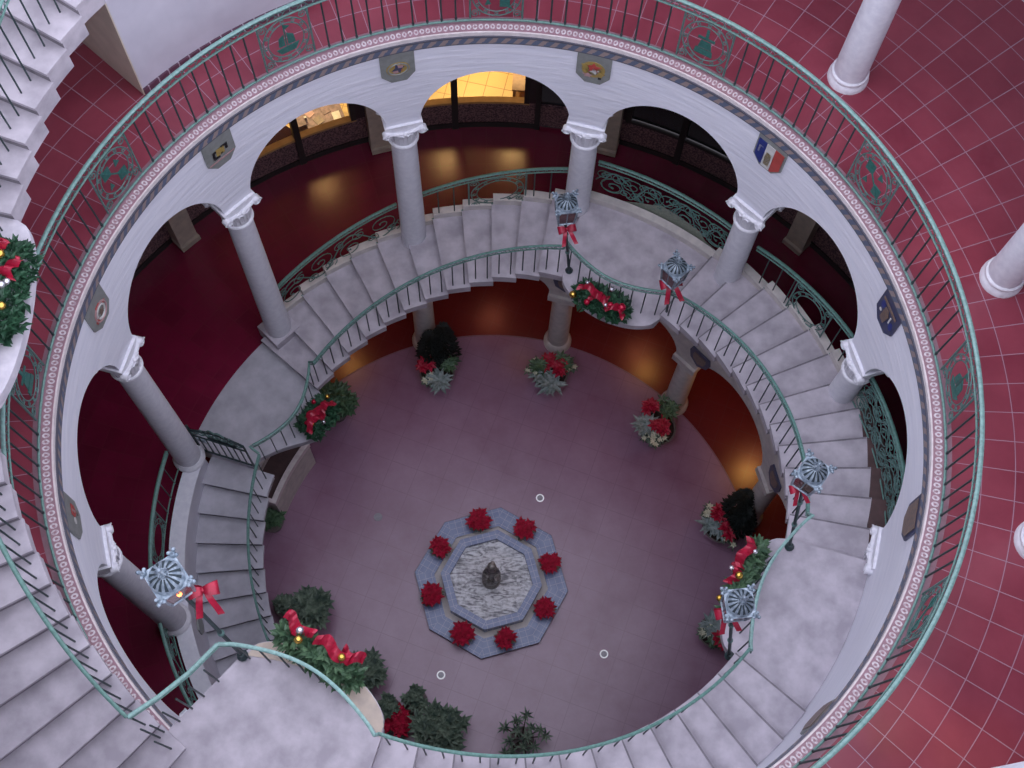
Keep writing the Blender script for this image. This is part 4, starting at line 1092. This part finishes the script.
plaque(B0, 'shield striped blue, white and red with a gold panel', 'plaque', [('tricolor_blue', [(-.245, .26), (-.09, .26), (-.09, -.30), (-.12, -.31), (-.245, -.17)]), ('glaze_white', rc(-.085, -.33, .075, .26)), ('glaze_red', [(.08, .26), (.245, .26), (.245, -.17), (.12, -.32), (.08, -.32)]),
        ('glaze_gold', [(x, y) for x, y in ((-.05, -.26), (.04, -.26), (.05, -.1), (.045, .06), (-.055, .06), (-.06, -.1))]), ('glaze_bronze', ('disc', -.005, .14, .035, .05)), ('glaze_white', [(-.21, -.06), (-.18, -.06), (-.18, .09), (-.13, .09), (-.13, .12), (-.21, .12)]), ('glaze_gold', ('star', .16, -.04, .05, .06, 5))])
plaque(B0 + 30, 'olive shield with an ornate gold and red crest, fourth from the left', 'plaque', [('glaze_gold', ('disc', 0, 0, .19, .20)), ('plaque', ('disc', 0, .0, .13, .14)), ('glaze_red', ('star', 0, .05, .13, .13, 5)), ('glaze_white', ('star', .02, -.03, .08, .09, 4)), ('glaze_gold', ('star', .12, -.1, .08, .08, 4)), ('glaze_gold', ('star', -.13, .06, .07, .10, 5)), ('glaze_pink', ('star', -.08, -.16, .09, .07, 5)), ('glaze_black', rc(.09, -.22, .14, -.18))])
plaque(B0 + 60, 'grey-green shield with a small dark crest on a gold halo', 'plaque', [('glaze_gold', ('disc', .0, -.03, .19, .17)), ('plaque', ('ring', 0, -.03, .16, .14)), ('navy', ('star', .0, -.02, .11, .12, 4)), ('glaze_pink', rc(.0, .0, .08, .06)), ('glaze_pink', rc(-.08, -.12, .0, -.06)), ('glaze_red', ('disc', .05, -.06, .025, .03))])
plaque(B0 + 90, 'grey-green shield with a black and gold letter emblem', 'plaque', [('glaze_gold', rc(-.07, -.06, .08, .10)), ('glaze_black', [(-.14, .09), (-.06, .09), (-.06, .05), (-.10, .04), (-.10, -.06), (-.02, -.08), (-.02, -.12), (-.14, -.11)]), ('glaze_black', [(.03, .12), (.15, .12), (.15, -.02), (.11, -.02), (.11, .07), (.03, .07)]), ('glaze_black', rc(.0, -.06, .04, -.02)), ('glaze_pink', rc(-.24, -.19, .24, -.165))])
plaque(B0 + 120, 'grey shield with a pale oval wreath and red marks', 'plaque', [('glaze_pink', ('ring', .02, -.06, .16, .18)), ('glaze_white', ('ring', .02, -.06, .11, .13)), ('glaze_red', ('star', .15, -.0, .05, .05, 5)), ('glaze_red', ('star', -.12, -.12, .06, .06, 5)), ('glaze_bronze', ('star', .03, -.08, .07, .08, 5)), ('glaze_red', rc(-.05, .10, .06, .15))])
plaque(B0 + 150, 'grey shield with a small red and white crest, the lowest on the left', 'plaque', [('glaze_red', [(.0, .10), (.16, .10), (.16, -.04), (.08, -.12), (.0, -.04)]), ('glaze_white', [(.06, .08), (.10, .08), (.10, -.05), (.08, -.08), (.06, -.05)]), ('glaze_white', ('disc', -.04, -.06, .05, .05)), ('glaze_bronze', ('star', .1, -.2, .04, .04, 5))])
plaque(B0 - 30, 'dark navy shield with a bronze figure on the right wall', 'navy', [('glaze_bronze', rc(-.22, .16, .2, .22)), ('glaze_bronze', [(-.1, -.22), (.02, -.24), (.06, .02), (.0, .12), (-.09, .1)]), ('glaze_white', rc(.09, -.06, .115, .1)), ('tricolor_blue', ('disc', -.16, .05, .05, .09)), ('tricolor_blue', ('disc', .17, -.06, .05, .09)), ('glaze_white', ('disc', -.16, -.12, .03, .03))])
plaque(B0 - 60, 'brown shield edged in navy beside the white wall capital', 'navy', [('glaze_bronze', [(-.22, .28), (.22, .28), (.22, -.15), (.11, -.31), (-.10, -.31), (-.22, -.16)]), ('glaze_gold', ('disc', .0, .0, .07, .09))])
plaque(B0 - 90, 'plain brown-grey shield low on the right wall', 'plaque', [('glaze_bronze', [(-.22, .28), (.22, .28), (.22, -.15), (.11, -.31), (-.10, -.31), (-.22, -.16)])])

# ------------------------------------------------------------------ things inside the lit shops
c = Vector(unproject(278, 138, M0 + .36)); c.z = M0 + .01
t = thing('round_table', 'low round dark table inside the left lit shop window', 'table', c)
MB().lathe([(.01, .32), (.34, .32), (.35, .34), (.34, .36), (.01, .365)], 30, c).build('tabletop', 'darkwood', t, True)
MB().lathe([(.22, 0), (.20, .03), (.06, .07), (.05, .32)], 16, c).build('pedestal', 'darkwood', t, True)
c = Vector(unproject(325, 119, M0 + .42)); c.z = M0 + .01; az = math.degrees(math.atan2(c.y, c.x)); c += Vector(pol(.12, az))
t = thing('display_table', 'low display table with a blue cloth skirt in the left lit shop', 'table', c)
MB().box(c + Vector((0, 0, .19)), (.50, .80, .36), az).build('cloth_skirt', 'bluecloth', t)
MB().box(c + Vector((0, 0, .385)), (.54, .84, .03), az).build('tabletop', 'mauve', t)
for i, (dx, dy, m_) in enumerate(((-.12, -.26, 'glaze_white'), (.1, -.08, 'mauve'), (-.1, .14, 'glaze_bronze'), (.14, .28, 'glaze_pink'))):
    q = c + Vector(pol(dx, az)) + Vector(pol(dy, az + 90)) + Vector((0, 0, .402 + .008))
    tag(MB().box(q, (.20, .17, .015), az + 10 * i).build('flat_print', m_), ('white', 'mauve', 'brown', 'pink')[i] + ' flat print lying on the display table in the left shop', 'print', 'prints on the display table')
c = Vector(unproject(301, 130, M0 + .35)); c.z = M0 + .01; az = math.degrees(math.atan2(c.y, c.x)); c += Vector(pol(.1, az))
t = thing('display_rack', 'pale low rack between the round table and the display table', 'rack', c)
for s in (-1, 1): MB().box(c + Vector(pol(.17 * s, az + 90)) + Vector((0, 0, .3)), (.05, .05, .6), az).build('upright', 'glaze_white', t)
for i in range(3): MB().box(c + Vector((0, 0, .12 + .2 * i)), (.28, .29, .03), az).build('shelf', 'mauve', t)
c = Vector(unproject(523, 88, M0 + .5)); c.z = M0 + .01; az = math.degrees(math.atan2(c.y, c.x))
t = thing('wooden_stand', 'amber wooden stand with gold feet in the right lit shop', 'stand', c)
for sx in (-1, 1):
    for sy in (-1, 1):
        MB().box(c + Vector(pol(.28 * sx, az)) + Vector(pol(.18 * sy, az + 90)) + Vector((0, 0, .42)), (.06, .06, .84), az).build('leg', 'wood', t)
        MB().box(c + Vector(pol(.28 * sx, az)) + Vector(pol(.18 * sy, az + 90)) + Vector((0, 0, .03)), (.08, .08, .06), az).build('foot', 'gold', t)
MB().box(c + Vector((0, 0, .86)), (.66, .46, .05), az).build('top', 'wood', t)
MB().box(c + Vector((0, 0, .40)), (.60, .40, .03), az).build('shelf', 'wood', t)

# ------------------------------------------------------------------ light
w = bpy.data.worlds.new('sky'); bpy.context.scene.world = w; w.use_nodes = True
bg = w.node_tree.nodes['Background']; bg.inputs[0].default_value = (.83, .835, 1.0, 1); bg.inputs[1].default_value = 2.55
def lamp(name, typ, loc, energy, col, size=.3, target=None, angle=None, blend=.6):
    l = bpy.data.lights.new(name, typ); l.energy = energy; l.color = col
    if typ != 'SUN': l.shadow_soft_size = size
    else: l.angle = size
    if typ == 'SPOT': l.spot_size = rad(angle or 40); l.spot_blend = blend
    o = bpy.data.objects.new(name, l); C.objects.link(o); o.location = loc
    if target is not None: o.rotation_euler = (Vector(target) - Vector(loc)).to_track_quat('-Z', 'Y').to_euler()
    return o
WARM = (1.0, .52, .16)
def mirror_lamp(px, py, z, up, en, col, size):
    p = unproject(px, py, z); d = (p - CP).normalized(); k = up / -d.z
    return lamp('pendant_lamp', 'POINT', p + Vector((d.x * k, d.y * k, up)), en, col, size)
mirror_lamp(325, 186, M0, 3.1, 22, (1, .55, .2), .22); mirror_lamp(447, 160, M0, 3.1, 30, (1, .6, .22), .22); mirror_lamp(512, 153, M0, 3.1, 36, (1, .6, .22), .22)
for az, en in ((127, 330), (117, 430), (110, 430), (100, 440), (94, 440), (88, 440)):
    q = Vector(pol(11.35, az, M0 + 3.6)); lamp('shop_lamp', 'SPOT', q, en, (1, .72, .36), .1, q - Vector((0, 0, 1)), 68, .4)
for px, py, en in ((352, 368, 9), (520, 360, 4), (645, 372, 10), (747, 473, 20)): mirror_lamp(px, py, 0, 2.9, en * 1.3, (1, .5, .12), .2)
for az in (121, 91, 61, 31): lamp('arcade_lamp', 'POINT', pol(7.7, az, 3.0), 9, (1, .30, .16), .3)
for px, py, en in ((915, 722, 110), (985, 760, 110), (955, 250, 50), (700, 90, 45)):
    p = unproject(px, py, ZB); lamp('balcony_pool_spot', 'SPOT', p + Vector((0, 0, 4.5)), en, WARM, .1, p, 20, 1.0)  # unseen spots added to throw warm pools on the balcony tiles
# ------------------------------------------------------------------ camera
cd = bpy.data.cameras.new('camera'); cam = bpy.data.objects.new('camera', cd); C.objects.link(cam)
cd.sensor_width = 36; cd.lens = FPX / 1024 * 36; cd.clip_end = 200
r_, u_, f_ = (Vector(x) for x in CM)
cam.matrix_world = Matrix(((r_.x, u_.x, -f_.x, CP.x), (r_.y, u_.y, -f_.y, CP.y), (r_.z, u_.z, -f_.z, CP.z), (0, 0, 0, 1)))
sc_ = bpy.context.scene; sc_.camera = cam
sc_.view_settings.view_transform = 'Standard'; sc_.view_settings.look = 'None'; sc_.view_settings.exposure = 0.0
